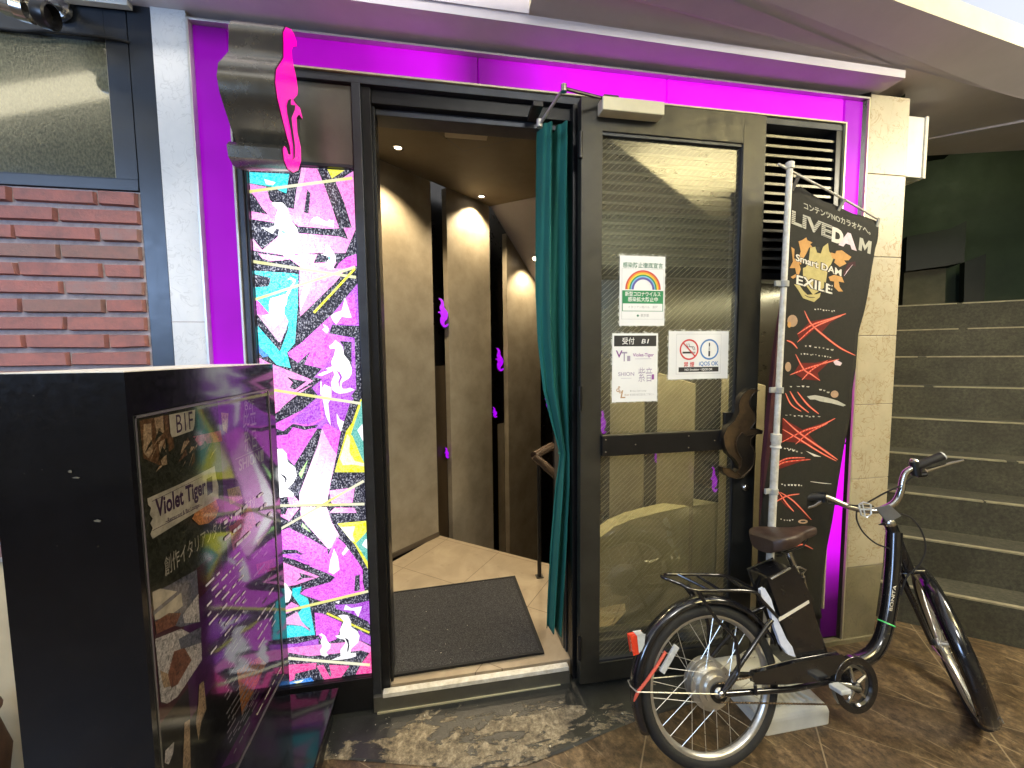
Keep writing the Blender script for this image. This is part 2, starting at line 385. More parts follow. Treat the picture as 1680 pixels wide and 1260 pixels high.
def glowmat(name, c, base, kind):
    # back-lit acrylic: brightness follows the tubes inside the box
    m, n, p = newmat(name)
    g = n.nodes.new('ShaderNodeNewGeometry'); s = n.nodes.new('ShaderNodeSeparateXYZ'); L(n, g.outputs['Position'], s.inputs[0])
    t = noise(n, 2.2, 3, .55)
    var = math_(n, 'ADD', math_(n, 'MULTIPLY', t.outputs[0], 1.0), .5)
    if kind == 'top':
        mp = n.nodes.new('ShaderNodeMapRange'); mp.inputs['From Min'].default_value = -.8; mp.inputs['From Max'].default_value = 1.9
        L(n, s.outputs[0], mp.inputs[0])
        k = ramp(n, mp.outputs[0], [(0, .42), (.2, .5), (.30, .85), (.352, .22), (.37, .25), (.46, .9), (.6, 1.15), (1, 1.15)]).outputs[0]
    elif kind == 'left':
        mp = n.nodes.new('ShaderNodeMapRange'); mp.inputs['From Min'].default_value = 0; mp.inputs['From Max'].default_value = 2.54
        L(n, s.outputs[2], mp.inputs[0]); k = ramp(n, mp.outputs[0], [(0, .5), (.5, .75), (.62, .5), (.85, .46), (.97, .36), (1, .1)]).outputs[0]
    else:
        mp = n.nodes.new('ShaderNodeMapRange'); mp.inputs['From Min'].default_value = -.07; mp.inputs['From Max'].default_value = 2.54
        L(n, s.outputs[2], mp.inputs[0]); k = ramp(n, mp.outputs[0], [(0, .015), (.075, .04), (.12, .25), (.17, .8), (.3, 1.2), (.85, 1.1), (.93, .6), (1, .5)]).outputs[0]
    L(n, math_(n, 'MULTIPLY', math_(n, 'MULTIPLY', k, var), base * K_EM), p.inputs['Emission Strength'])
    p.inputs['Emission Color'].default_value = (*c, 1); p.inputs['Base Color'].default_value = (.03, .002, .04, 1); p.inputs['Roughness'].default_value = .5; p.inputs['Specular IOR Level'].default_value = .12
glowmat('purple_top', (.78, .0, .97), 1.15, 'top')
glowmat('purple_left', (.60, .0, .95), 1.15, 'left')
glowmat('purple_right', (.80, .006, .97), 1.15, 'right')
emit('pink_face', (.92, .0, .38), 1.0, .08)
emit('sconce_glow', (.40, .0, .92), .85, .6, 60)
emit('lamp_glow', (1, .86, .68), 12)
emit('lamp_hot', (1, .55, .38), 1.5)

# graffiti light panel: colours with the hot spots of the tubes behind
def graf(name, c, s=1.0, dark=False):
    m, n, p = newmat('g_' + name)
    g = n.nodes.new('ShaderNodeNewGeometry'); sp = n.nodes.new('ShaderNodeSeparateXYZ'); L(n, g.outputs['Position'], sp.inputs[0])
    def hot(x0, z0, rx, rz, amp):
        a = math_(n, 'DIVIDE', math_(n, 'SUBTRACT', sp.outputs[0], x0), rx); b = math_(n, 'DIVIDE', math_(n, 'SUBTRACT', sp.outputs[2], z0), rz)
        d = math_(n, 'ADD', math_(n, 'MULTIPLY', a, a), math_(n, 'MULTIPLY', b, b))
        return math_(n, 'MULTIPLY', math_(n, 'POWER', 2.718, math_(n, 'MULTIPLY', d, -1.0)), amp)
    k = math_(n, 'ADD', hot(-.55, 1.78, .15, .14, 2.6), math_(n, 'ADD', hot(-.50, .78, .13, .17, 2.4), hot(-.50, 1.50, .22, .32, .8)))
    t = noise(n, 34, 5, .7); tx = math_(n, 'ADD', math_(n, 'MULTIPLY', t.outputs[0], .5), .75)
    k = math_(n, 'MULTIPLY', math_(n, 'ADD', math_(n, 'ADD', k, 1.22), 0), tx)
    if dark:
        f = noise(n, 210, 3, .65, vec=mapv(n, 1, 1, .7)); fl = ramp(n, f.outputs[0], [(.47, (.012, .014, .030)), (.56, (.13, .13, .20)), (.64, (.7, .7, .8))]).outputs[0]
        L(n, fl, p.inputs['Emission Color']); k = math_(n, 'ADD', math_(n, 'MULTIPLY', k, .35), .45)
    else:
        ln = noise(n, 48, 4, .75, dist=2.5)
        cc = mix(n, ramp(n, ln.outputs[0], [(.40, 0), (.5, .75), (.53, 0)]).outputs[0], c, tuple(min(1, x * 1.0 + .35) for x in c))
        cc = mix(n, ramp(n, ln.outputs[0], [(.56, 0), (.585, .6), (.61, 0)]).outputs[0], cc, tuple(x * .45 for x in c))
        L(n, cc, p.inputs['Emission Color'])
    L(n, math_(n, 'MULTIPLY', k, s * K_EM), p.inputs['Emission Strength'])
    p.inputs['Base Color'].default_value = (.02, .02, .02, 1); p.inputs['Roughness'].default_value = .15
    bump(n, p, t.outputs[0], .3, .002)
graf('black', (0, 0, 0), 1, True)
graf('pink', (.97, .22, .68)); graf('lpink', (.95, .42, .85), .95); graf('mag', (.74, .07, .82)); graf('purp', (.38, .035, .62)); graf('hot', (.95, .04, .32))
graf('cyan', (.0, .72, .86)); graf('blue', (.0, .22, .80)); graf('yel', (.80, .78, .0)); graf('pale', (.86, .95, .52)); graf('teal', (.07, .42, .36)); graf('green', (.35, .8, .2)); graf('white', (1, .98, 1), 1.15)
def ribbed():
    m, n, p = newmat('g_rib'); g = n.nodes.new('ShaderNodeNewGeometry'); sp = n.nodes.new('ShaderNodeSeparateXYZ'); L(n, g.outputs['Position'], sp.inputs[0])
    f = math_(n, 'FRACT', math_(n, 'MULTIPLY', sp.outputs[0], 300)); f = math_(n, 'LESS_THAN', f, .35)
    hot = ramp(n, noise(n, 5, 2, .5).outputs[0], [(.42, (.95, .93, .35)), (.55, (1, 1, .85))]).outputs[0]
    L(n, mix(n, math_(n, 'MULTIPLY', f, .6), hot, (.55, .5, .05)), p.inputs['Emission Color']); p.inputs['Emission Strength'].default_value = 1.05 * K_EM
    p.inputs['Base Color'].default_value = (.1, .1, .05, 1)
ribbed()

# ------------------------------------------------------------------ mesh helpers
class MB:
    def __init__(s): s.v = []; s.f = []; s.m = []; s.slots = []; s.sm = []
    def mi(s, name):
        if name not in s.slots: s.slots.append(name)
        return s.slots.index(name)
    def face(s, pts, mat, smooth=False):
        b = len(s.v); s.v += [Vector(p) for p in pts]; s.f.append(list(range(b, b + len(pts)))); s.m.append(s.mi(mat)); s.sm.append(smooth)
        return s
    def raw(s, vs, fs, mat, smooth=False):
        b = len(s.v); s.v += [Vector(p) for p in vs]
        for f in fs: s.f.append([b + i for i in f]); s.m.append(s.mi(mat)); s.sm.append(smooth)
        return s
    def box(s, x0, x1, y0, y1, z0, z1, mat):
        vs = [(x, y, z) for x in (x0, x1) for y in (y0, y1) for z in (z0, z1)]
        return s.raw(vs, [(0, 1, 3, 2), (4, 6, 7, 5), (0, 4, 5, 1), (2, 3, 7, 6), (0, 2, 6, 4), (1, 5, 7, 3)], mat)
    def hexa(s, p, mat):      # p: 4 lower then 4 upper corners
        return s.raw(p, [(3, 2, 1, 0), (4, 5, 6, 7), (0, 1, 5, 4), (1, 2, 6, 5), (2, 3, 7, 6), (3, 0, 4, 7)], mat)
    def prism(s, pts, off, mat, side=None, smooth_side=False):
        off = Vector(off); a = [Vector(p) for p in pts]; b = [p + off for p in a]
        s.face(a, mat); s.face(list(reversed(b)), side or mat)
        n = len(a); s.raw(a + b, [(i, (i + 1) % n, n + (i + 1) % n, n + i) for i in range(n)], side or mat, smooth_side)
        return s
    def tube(s, path, r, mat, seg=10, cap=True, closed=False):
        path = [Vector(p) for p in path]; n = len(path)
        rs = r if isinstance(r, (list, tuple)) else [r] * n
        rings = []; prev = None
        for i, p in enumerate(path):
            if closed: d = (path[(i + 1) % n] - path[i - 1]).normalized()
            else: d = (path[min(i + 1, n - 1)] - path[max(i - 1, 0)]).normalized()
            if prev is None:
                a = d.orthogonal().normalized()
            else:
                a = prev - d * prev.dot(d); a = a.normalized() if a.length > 1e-6 else d.orthogonal().normalized()
            prev = a; b = d.cross(a)
            rings.append([p + (a * math.cos(2 * PI * k / seg) + b * math.sin(2 * PI * k / seg)) * rs[i] for k in range(seg)])
        vs = [q for r_ in rings for q in r_]; fs = []
        for i in range(n if closed else n - 1):
            for k in range(seg):
                j = (i + 1) % n
                fs.append((i * seg + k, i * seg + (k + 1) % seg, j * seg + (k + 1) % seg, j * seg + k))
        s.raw(vs, fs, mat, True)
        if cap and not closed:
            s.face(list(reversed(rings[0])), mat); s.face(rings[-1], mat)
        return s
    def lathe(s, c, axis, prof, mat, seg=24, a0=0, a1=2 * PI):   # prof: list (radius, along)
        c = Vector(c); ax = Vector(axis).normalized(); u = ax.orthogonal().normalized(); v = ax.cross(u)
        full = abs(a1 - a0 - 2 * PI) < 1e-4; ns = seg if full else seg + 1
        vs = []; 
        for (r, h) in prof:
            for k in range(ns):
                t = a0 + (a1 - a0) * k / seg; vs.append(c + ax * h + (u * math.cos(t) + v * math.sin(t)) * r)
        fs = []
        for i in range(len(prof) - 1):
            for k in range(seg):
                fs.append((i * ns + k, i * ns + (k + 1) % ns, (i + 1) * ns + (k + 1) % ns, (i + 1) * ns + k))
        return s.raw(vs, fs, mat, True)
    def build(s, name, parent=None, bevel=0, loc=None):
        me = bpy.data.meshes.new(name)
        o = bpy.data.objects.new(name, me); col.objects.link(o)
        base = Vector((0, 0, 0))
        if parent is not None:
            o.parent = parent; base = WORLD[parent.name]
        if loc is not None: myloc = Vector(loc)
        else: myloc = base
        o.location = myloc - base; WORLD[o.name] = myloc.copy()
        me.from_pydata([tuple(v - myloc) for v in s.v], [], s.f)
        for k in s.slots: me.materials.append(MATS[k])
        for i, p in enumerate(me.polygons): p.material_index = s.m[i]; p.use_smooth = s.sm[i]
        me.validate(clean_customdata=False); me.update()
        sharp = any(s.sm)
        bm = bmesh.new(); bm.from_mesh(me)
        bmesh.ops.remove_doubles(bm, verts=bm.verts, dist=1e-6)
        bm.to_mesh(me); bm.free()
        if sharp: me.set_sharp_from_angle(angle=R(42))
        if bevel:
            b = o.modifiers.new('bevel', 'BEVEL'); b.width = bevel; b.segments = 2; b.limit_method = 'ANGLE'; b.angle_limit = R(40)
        return o
WORLD = {}
def tag(o, label=None, cat=None, group=None, kind=None):
    if label: o['label'] = label
    if cat: o['category'] = cat
    if group: o['group'] = group
    if kind: o['kind'] = kind
    elif cat: o['kind'] = 'thing'
    return o
def thing(name, loc, label, cat, group=None):
    o = bpy.data.objects.new(name, None); col.objects.link(o); o.location = loc; o.empty_display_size = .1
    WORLD[o.name] = Vector(loc); return tag(o, label, cat, group)
def copy_tree(o, parent=None):
    c = o.copy(); col.objects.link(c); c.parent = parent
    for ch in list(o.children): copy_tree(ch, c)
    return c
def text(mb, string, fn, mat, size=1.0, align='LEFT', bold=0.0, spacing=1.0):
    """flat lettering: glyph outlines mapped by fn(s, t) -> point; s runs along the baseline, t upward, in units of the font size"""
    c = bpy.data.curves.new('lettering', 'FONT'); c.body = string; c.size = 1.0; c.align_x = align; c.offset = bold
    c.resolution_u = 3; c.space_character = spacing
    o = bpy.data.objects.new('lettering', c); col.objects.link(o)
    dg = bpy.context.evaluated_depsgraph_get(); me = o.evaluated_get(dg).to_mesh()
    vs = [fn(v.co.x * size, v.co.y * size) for v in me.vertices]; fs = [tuple(p.vertices) for p in me.polygons]
    o.evaluated_get(dg).to_mesh_clear(); bpy.data.objects.remove(o); bpy.data.curves.remove(c)
    if vs: mb.raw(vs, fs, mat)
def text_width(string, bold=0.0):
    c = bpy.data.curves.new('lettering', 'FONT'); c.body = string; c.offset = bold
    o = bpy.data.objects.new('lettering', c); col.objects.link(o); bpy.context.view_layer.update()
    wd = o.dimensions.x; bpy.data.objects.remove(o); bpy.data.curves.remove(c); return max(wd, 1e-3)
def textbox(mb, string, fn, x0, x1, y0, h, mat, bold=0.0):
    """lettering stretched to run from x0 to x1 with cap height h (both in fn's units)"""
    wd = text_width(string, bold); k = (x1 - x0) / wd
    text(mb, string, lambda s, t: fn(x0 + s * k, y0 + t * h / .72), mat, bold=bold)

def catmull(pts, n=6, closed=True):
    P = [Vector(p) for p in pts]; out = []; N = len(P)
    rng = range(N) if closed else range(N - 1)
    for i in rng:
        p0 = P[(i - 1) % N] if closed else P[max(i - 1, 0)]; p1 = P[i]; p2 = P[(i + 1) % N]; p3 = P[(i + 2) % N] if closed else P[min(i + 2, N - 1)]
        for k in range(n):
            t = k / n; out.append(.5 * ((2 * p1) + (p2 - p0) * t + (2 * p0 - 5 * p1 + 4 * p2 - p3) * t * t + (3 * p1 - p0 - 3 * p2 + p3) * t ** 3))
    if not closed: out.append(P[-1])
    return out

# ================================================================== SETTING
GZ = -0.10
mb = MB()
mb.face([(-40, .05, GZ), (-40, -60, GZ), (60, -60, GZ), (60, .05, GZ)], 'street_tile'); mb.face([(2.0, .05, GZ), (60, .05, GZ), (60, 30, GZ), (2.0, 30, GZ)], 'street_tile')
tag(mb.build('pavement'), 'brown streaked stone tiles of the pavement', None, None, 'structure')
# black painted cement apron in front of the entrance (slopes from the frames down to the tiles)
mb = MB()
pts = [atz(1100, 1160, GZ), atz(1045, 1183, GZ), atz(990, 1205, GZ), atz(930, 1232, GZ), atz(862, 1257, GZ), atz(760, 1262, GZ), atz(640, 1253, GZ), atz(545, 1246, GZ), Vector((-.9, -.16, GZ))]
top = [Vector((1.75, -.02, -.068)), Vector((1.1, -.02, -.068)), Vector((.75, -.02, -.070)), Vector((.5, -.02, -.072)), Vector((.25, -.02, -.074)), Vector((0, -.02, -.076)), Vector((-.25, -.02, -.076)), Vector((-.5, -.02, -.076)), Vector((-.9, -.02, -.076))]
pts = [Vector((1.75, -.10, GZ))] + pts[1:]
prs = []
for a, b in zip(top, pts):
    prs.append([Vector((a.x, .12, a.z)), a, a.lerp(b, .5) + Vector((0, 0, .003)), b.lerp(a, .04) + Vector((0, 0, .005)), Vector((b.x, b.y, GZ + .002))])
for i in range(len(prs) - 1):
    for k in range(4): mb.face([prs[i][k], prs[i][k + 1], prs[i + 1][k + 1], prs[i + 1][k]], 'peeled_paint')
tag(mb.build('painted_apron'), 'black painted cement apron peeling to bare grey before the doorway', None, None, 'structure')

# landing inside, marble tiles
mb = MB()
mb.face([(-.62, .03, 0), (.62, .03, 0), (.95, .30, 0), (1.05, .55, 0), (.70, .845, 0), (-.04, 1.44, 0), (-.6, .8, 0)], 'landing_tile')
mb.face([(.62, .03, 0), (.62, .03, -.2), (-.62, .03, -.2), (-.62, .03, 0)], 'landing_tile')
# nosing of the first stair down
e1 = Vector((-.04, 1.44, 0)); e2 = Vector((.70, .845, 0))
mb.face([e1, e2, e2 + Vector((0, 0, -.3)), e1 + Vector((0, 0, -.3))], 'landing_tile')
tag(mb.build('landing_floor'), 'cream stone tiled landing inside the doorway', None, None, 'structure')
# stairs going down inside, away from the landing
DW = Vector((.743, .669, 0)).normalized(); EW = Vector((.79, -.61, 0)).normalized(); AW = Vector((.61, .79, 0)).normalized()
mb = MB()
for k in range(9):
    o = Vector((-.30, 1.24, 0)) + AW * (.27 * k) + AW * .001
    z = -.19 * (k + 1)
    a, b = o + Vector((-.1, .1, z)), o + EW * 1.5 + Vector((0, 0, z))
    mb.face([a + AW * .02, b + AW * .02, b + AW * .30, a + AW * .30], 'landing_tile')
    mb.face([a + AW * .29, b + AW * .29, b + AW * .29 + Vector((0, 0, -.19)), a + AW * .29 + Vector((0, 0, -.19))], 'cream_parapet')
tag(mb.build('inner_stairs'), 'cream stone stairs going down behind the landing', None, None, 'structure')

# threshold: metal strip + sill
t = thing('threshold', (.13, 0, -.075), 'worn metal door sill with bright edge strips below the doormat', 'door sill')
mb = MB(); a = -.30; b = .535
mb.hexa([(a, -.018, -.075), (b, -.018, -.075), (b, .028, -.075), (a, .028, -.075), (a, -.012, -.012), (b, -.012, -.012), (b, .028, -.010), (a, .028, -.010)], 'grey_metal'); mb.build('sill', t, .002)
mb = MB(); mb.box(-.262, .53, -.0175, .012, -.0155, .0025, 'pole_white'); mb.build('edge_strip', t, .001)
mb = MB(); mb.box(-.285, .49, -.024, -.0185, -.078, -.070, 'brass_trim'); mb.build('edge_strip', t)

# doormat
mb = MB()
c4 = [atz(*q, .004) for q in ((560, 985), (845, 947), (893, 1073), (590, 1120))]
mb.prism(c4, (0, 0, .009), 'doormat')
tag(mb.build('doormat'), 'dark charcoal ribbed doormat lying just inside the doorway', 'doormat')
c5 = [p + (Vector((.12, .4, .004)) - p) * -.012 for p in c4]
for o in [bpy.data.objects['doormat']]:
    mbx = MB(); 
    for i in range(4):
        a, b = c4[i], c4[(i + 1) % 4]; a2, b2 = a + (sum(c4, Vector()) / 4 - a) * .035, b + (sum(c4, Vector()) / 4 - b) * .035
        mbx.hexa([a, b, b2, a2, a + Vector((0, 0, .011)), b + Vector((0, 0, .011)), b2 + Vector((0, 0, .012)), a2 + Vector((0, 0, .012))], 'black_rubber')
    mbx.build('rubber_edge', o)

# ------------------------------------------------------------------ purple light frame
fr = thing('light_frame', (.57, 0, -.07), 'glowing purple acrylic light frame running round the whole shopfront', 'light frame')
FX0, FX1, FT = -.824, 1.972, 2.539; BW = .111
def panel(x0, x1, z0, z1, matn, y=.012):
    mb = MB(); mb.box(x0 + .003, x1 - .003, y, y + .05, z0 + .003, z1 - .003, matn); return mb
panel(FX0, FX0 + BW, 0.93, FT, 'purple_left').build('side_panel', fr, .002)
panel(FX0, FX0 + BW, -.07, 0.928, 'purple_left').build('side_panel', fr, .002)
xs = [FX0 + BW, .171, .971, 1.856]
for i in range(3): panel(xs[i], xs[i + 1], FT - BW, FT, 'purple_top').build('top_panel', fr, .002)
panel(1.861, FX1, .93, FT, 'purple_right').build('side_panel', fr, .002)
panel(1.861, FX1, -.07, .928, 'purple_right').build('side_panel', fr, .002)
mb = MB()   # dark box behind
for (x0, x1, z0, z1) in ((FX0, FX0 + BW, -.075, FT), (FX0 + BW, 1.861, FT - BW, FT), (1.861, FX1, -.075, FT)): mb.box(x0, x1, .063, .12, z0, z1, 'purple_edge')
mb.build('backing', fr)
mb = MB(); mb.box(FX0 - .008, FX0, -.008, .1, -.075, FT + .008, 'steel_trim'); mb.build('edge_trim', fr, .001)
mb = MB(); mb.box(FX0, FX1, -.008, .1, FT, FT + .008, 'steel_trim'); mb.build('edge_trim', fr, .001)
mb = MB(); mb.box(FX1, FX1 + .008, -.008, .1, -.075, FT + .008, 'brass_trim'); mb.build('edge_trim', fr, .001)
mb = MB(); mb.box(FX0 + BW, FX0 + BW + .007, -.004, .1, -.075, FT - BW, 'steel_trim'); mb.build('inner_trim', fr, .001)
mb = MB(); mb.box(FX0 + BW + .007, 1.853, -.006, .1, FT - BW - .007, FT - BW, 'brass_trim'); mb.build('inner_trim', fr, .001)
mb = MB(); mb.box(1.853, 1.861, -.006, .1, .10, FT - BW, 'brass_trim'); mb.build('inner_trim', fr, .001)

# ------------------------------------------------------------------ entrance frame
ef = thing('entrance_frame', (.57, 0, -.075), 'dark grey metal frame of posts and head rail around the open doorway', 'door frame')
TZ = FT - BW - .007     # 2.421
mb = MB(); mb.box(-.706, 1.853, .004, .11, 2.392, TZ, 'dark_metal'); mb.build('head_rail', ef, .002)
mb = MB(); mb.box(-.706, -.684, .004, .11, -.075, 2.392, 'dark_metal'); mb.build('post', ef, .002)
mb = MB(); mb.box(-.302, -.270, .002, .11, -.075, 2.392, 'dark_metal'); mb.build('post', ef, .002)
mb = MB(); mb.box(-.270, -.236, .018, .14, -.10, 2.392, 'black_metal'); mb.box(-.236, -.226, .045, .14, -.01, 2.34, 'black_metal'); mb.build('door_jamb', ef, .002)
mb = MB(); mb.box(-.236, .56, .030, .15, 2.34, 2.392, 'black_metal'); mb.box(-.226, .54, .060, .15, 2.315, 2.34, 'dark_metal'); mb.build('door_head', ef, .002)
mb = MB(); mb.box(-.684, -.302, .004, .11, -.075, .064, 'black_metal'); mb.build('kick_panel', ef, .002)
mb = MB(); mb.box(-.684, -.302, .02, .11, 2.090, 2.104, 'dark_metal'); mb.build('mid_rail', ef, .001)
mb = MB(); mb.box(-.684, -.306, .022, .05, 2.104, 2.392, 'grey_metal'); mb.build('blank_panel', ef, .002)
# hinge side post, stepped section
mb = MB(); mb.box(.552, .60, .0, .26, -.075, 2.392, 'black_metal'); mb.box(.545, .552, .075, .26, -.02, 2.34, 'dark_metal'); mb.box(.540, .545, .10, .24, -.01, 2.33, 'grey_metal')
mb.build('hinge_post', ef, .002)
mb = MB(); mb.box(.60, .66, .03, .14, -.075, 2.392, 'black_metal'); mb.build('post', ef)
mb = MB(); mb.box(1.815, 1.853, .004, .12, -.075, 2.392, 'black_metal'); mb.build('post', ef, .002)
mb = MB(); mb.box(.66, 1.815, .02, .12, -.075, .03, 'black_metal'); mb.build('bottom_rail', ef, .002)
mb = MB(); mb.box(.66, 1.815, .02, .12, 1.715, 1.745, 'black_metal'); mb.build('mid_rail', ef, .002)

# ------------------------------------------------------------------ graffiti light panel
gp = thing('graffiti_light_panel', (-.49, 0, .067), 'tall backlit graffiti panel in pink, purple, cyan and yellow left of the doorway', 'light panel')
GX0, GX1, GZ0, GZ1 = -.674, -.306, .066, 2.088
mb = MB(); mb.box(GX0, GX1, .030, .08, GZ0, GZ1, 'g_black')
Ygp = [.0295]
def zc(pts, ox, oy, s): return [(ox + x / s, oy + y / s) for x, y in pts]
A_ = lambda *p: zc(p, 400, 265, 6.3)
B_ = lambda *p: zc(p, 400, 430, 5.727)
C_ = lambda *p: zc(p, 430, 620, 5.727)
D_f = lambda *p: zc(p, 430, 800, 7.875)
E_ = lambda *p: zc(p, 440, 940, 6.3)
lay = [0]
def g(px, matn, step=True):
    lay[0] += 1
    y = .0292 - lay[0] * .00006
    P = [at(u, v, y) for u, v in px]
    P = [Vector((min(max(p.x, GX0 + .002), GX1 - .002), y, min(max(p.z, GZ0 + .002), GZ1 - .002))) for p in P]
    mb.face(P, 'g_' + matn)
g(A_((-10, 105), (470, 128), (450, 250), (440, 330), (370, 300), (300, 262), (-10, 220)), 'cyan')
g(A_((0, 225), (230, 262), (270, 400), (360, 470), (350, 560), (250, 545), (190, 480), (120, 370), (40, 310)), 'pink')
g(A_((0, 512), (330, 562), (340, 635), (0, 592)), 'pink')
g(A_((590, 0), (755, 0), (830, 240), (880, 380), (985, 690), (900, 695), (560, 670), (480, 600), (440, 480), (520, 490), (560, 280)), 'pink')
g(A_((640, 0), (600, 300), (520, 480), (545, 285), (600, 0)), 'lpink')
g(A_((655, 290), (690, 330), (670, 540), (620, 525)), 'black')
g(A_((860, 0), (1060, 0), (1040, 40), (910, 175)), 'yel')
g(A_((950, 215), (1200, 60), (1200, 700), (1050, 945), (760, 945), (400, 965), (0, 915), (0, 780), (75, 795), (190, 915), (360, 770), (560, 740), (980, 775), (1080, 805), (1030, 685), (1118, 685), (1040, 430)), 'pink')
g(A_((150, 950), (400, 985), (640, 950), (760, 960), (720, 1050), (700, 1130), (620, 1110), (560, 1070), (480, 1010), (280, 1030), (190, 1000)), 'pink')
g(A_((1200, 955), (1200, 1080), (940, 1130), (985, 1050), (1060, 990)), 'mag')
g(A_((700, 1050), (960, 1040), (900, 1140), (650, 1110)), 'pink')
g(A_((210, 180), (330, 215), (300, 245), (230, 235)), 'white')
g(A_((0, 1135), (250, 1160), (560, 1165), (560, 1330), (260, 1330), (280, 1190), (0, 1150)), 'cyan')
# B block
g(B_((-10, 80), (480, 108), (508, 130), (505, 410), (480, 760), (405, 850), (440, 995), (310, 965), (130, 790), (80, 600), (115, 600), (340, 840), (415, 640), (425, 560), (350, 745), (325, 750), (110, 490), (0, 400), (0, 235), (230, 230), (268, 150), (90, 112), (-10, 105)), 'cyan')
g(B_((60, 345), (200, 500), (235, 480), (250, 340), (390, 300), (380, 480), (420, 560), (350, 750), (325, 750), (110, 490)), 'lpink')
g(B_((70, 350), (150, 380), (235, 480), (200, 500), (120, 490)), 'mag')
g(B_((235, 400), (250, 345), (330, 320), (385, 320), (430, 240), (470, 190), (450, 165), (410, 160), (440, 145), (490, 170), (450, 250), (410, 330), (400, 400), (360, 460), (370, 540), (290, 620), (170, 500), (240, 490)), 'white')
g(B_((525, 60), (960, 60), (870, 180), (530, 510), (518, 300)), 'pink')
g(B_((530, 360), (560, 230), (640, 180), (600, 300), (530, 460)), 'white')
g(B_((745, 215), (800, 150), (790, 170)), 'black')
g(B_((1100, 200), (1100, 600), (830, 590), (800, 670), (1040, 712), (1056, 1190), (1000, 1270), (830, 1290), (700, 1260), (640, 1180), (735, 1100), (660, 1080), (735, 1000), (570, 960), (625, 840), (510, 945), (430, 890), (412, 852), (540, 760), (830, 490)), 'purp')
g(B_((820, 500), (770, 590), (800, 670), (960, 705), (830, 800), (790, 920), (735, 1000), (570, 960), (625, 840), (510, 945), (430, 890), (412, 852), (540, 760)), 'mag')
g(B_((900, 742), (1012, 750), (1012, 990), (985, 960), (940, 870), (935, 790)), 'black')
g(B_((965, 340), (1040, 300), (1058, 585), (890, 580)), 'mag')
g(B_((950, 330), (1012, 520), (960, 520), (920, 512), (870, 585), (838, 550), (815, 505), (850, 480), (920, 455), (935, 400)), 'white')
g(B_((740, 580), (790, 610), (800, 640), (780, 670), (735, 630), (765, 620)), 'white')
g(B_((80, 770), (150, 800), (240, 880), (180, 895), (80, 850)), 'blue')
g(B_((80, 900), (230, 945), (600, 1090), (650, 1115), (480, 1230), (330, 1400), (150, 1500), (80, 1500), (80, 1000)), 'pink')
g(B_((390, 1070), (470, 1100), (590, 1120), (480, 1200), (430, 1180), (460, 1130)), 'black')
g(B_((720, 1120), (800, 1160), (830, 1260), (720, 1260)), 'white')
# C block
g(C_((120, 300), (320, 140), (480, 60), (300, 180), (110, 340)), 'pink')
g(C_((100, 440), (560, 210), (585, 370), (300, 820), (130, 640), (120, 540)), 'mag')
g(C_((340, 330), (560, 150), (560, 40), (650, 60), (860, 190), (822, 250), (740, 500), (700, 720), (655, 660), (560, 480), (440, 470), (580, 380), (560, 210)), 'purp')
g(C_((350, 330), (540, 220), (560, 380), (440, 440), (250, 420)), 'purp')
g(C_((110, 470), (200, 500), (290, 430), (400, 455), (530, 440), (500, 470), (400, 490), (290, 462), (240, 530), (120, 545)), 'black')
g(C_((585, 60), (650, 90), (650, 180), (620, 240), (645, 450), (600, 360), (570, 200), (550, 120)), 'white')
g(C_((700, 330), (730, 390), (770, 410), (740, 510), (705, 420)), 'white')
g(C_((565, 470), (700, 720), (640, 1000), (605, 1190), (350, 1190), (350, 1090), (520, 640)), 'lpink')
g(C_((560, 470), (600, 430), (740, 500), (700, 720), (655, 655)), 'mag')
g(C_((550, 610), (520, 760), (470, 900), (440, 1180), (370, 1180), (360, 1090), (480, 760)), 'white')
g(C_((925, 200), (1000, 200), (1000, 885), (683, 885), (790, 500), (860, 400)), 'yel')
g(C_((800, 530), (828, 560), (820, 700), (870, 780), (1000, 800), (1000, 830), (860, 815), (760, 820), (730, 760)), 'pale')
g(C_((925, 240), (1000, 200), (1000, 800), (930, 740), (850, 545), (820, 520)), 'teal')
g(C_((935, 440), (1000, 430), (1000, 600), (935, 570), (895, 490)), 'white')
g(C_((905, 245), (930, 245), (835, 530), (812, 520)), 'yel')
g(C_((430, 770), (368, 945), (345, 900)), 'green')
g(C_((100, 670), (190, 665), (230, 710), (240, 790), (310, 840), (325, 920), (290, 990), (240, 1040), (300, 1090), (290, 1110), (200, 1120), (145, 1130), (100, 1130)), 'white')
g(C_((165, 895), (215, 920), (235, 950), (205, 1020), (215, 950)), 'black')
g(C_((630, 1060), (870, 1030), (850, 1170), (660, 1195)), 'pink')
g(C_((240, 1120), (300, 1110), (370, 1190), (260, 1190)), 'pink')
# D block (mirrored lower half)
g(D_f((330, 270), (480, 265), (350, 430), (200, 350), (300, 350)), 'pink')
g(D_f((500, 250), (835, 255), (900, 450), (1000, 620), (900, 780), (850, 790), (500, 390)), 'lpink')
g(D_f((540, 270), (620, 340), (770, 600), (820, 690), (760, 650), (540, 400), (510, 330)), 'white')
g(D_f((940, 260), (1190, 262), (1220, 325), (870, 325)), 'pink')
g(D_f((975, 465), (1400, 425), (1400, 1060), (1200, 740)), 'yel')
g(D_f((1010, 510), (1200, 500), (1170, 620), (1200, 700), (1150, 690)), 'pale')
g(D_f((1400, 560), (1400, 960), (1210, 720), (1335, 590)), 'teal')
g(D_f((1400, 660), (1400, 790), (1340, 780), (1290, 740), (1335, 670)), 'white')
g(D_f((520, 460), (630, 580), (510, 500)), 'green')
g(D_f((340, 520), (600, 650), (840, 790), (850, 870), (560, 880), (440, 800), (160, 800), (150, 600)), 'mag')
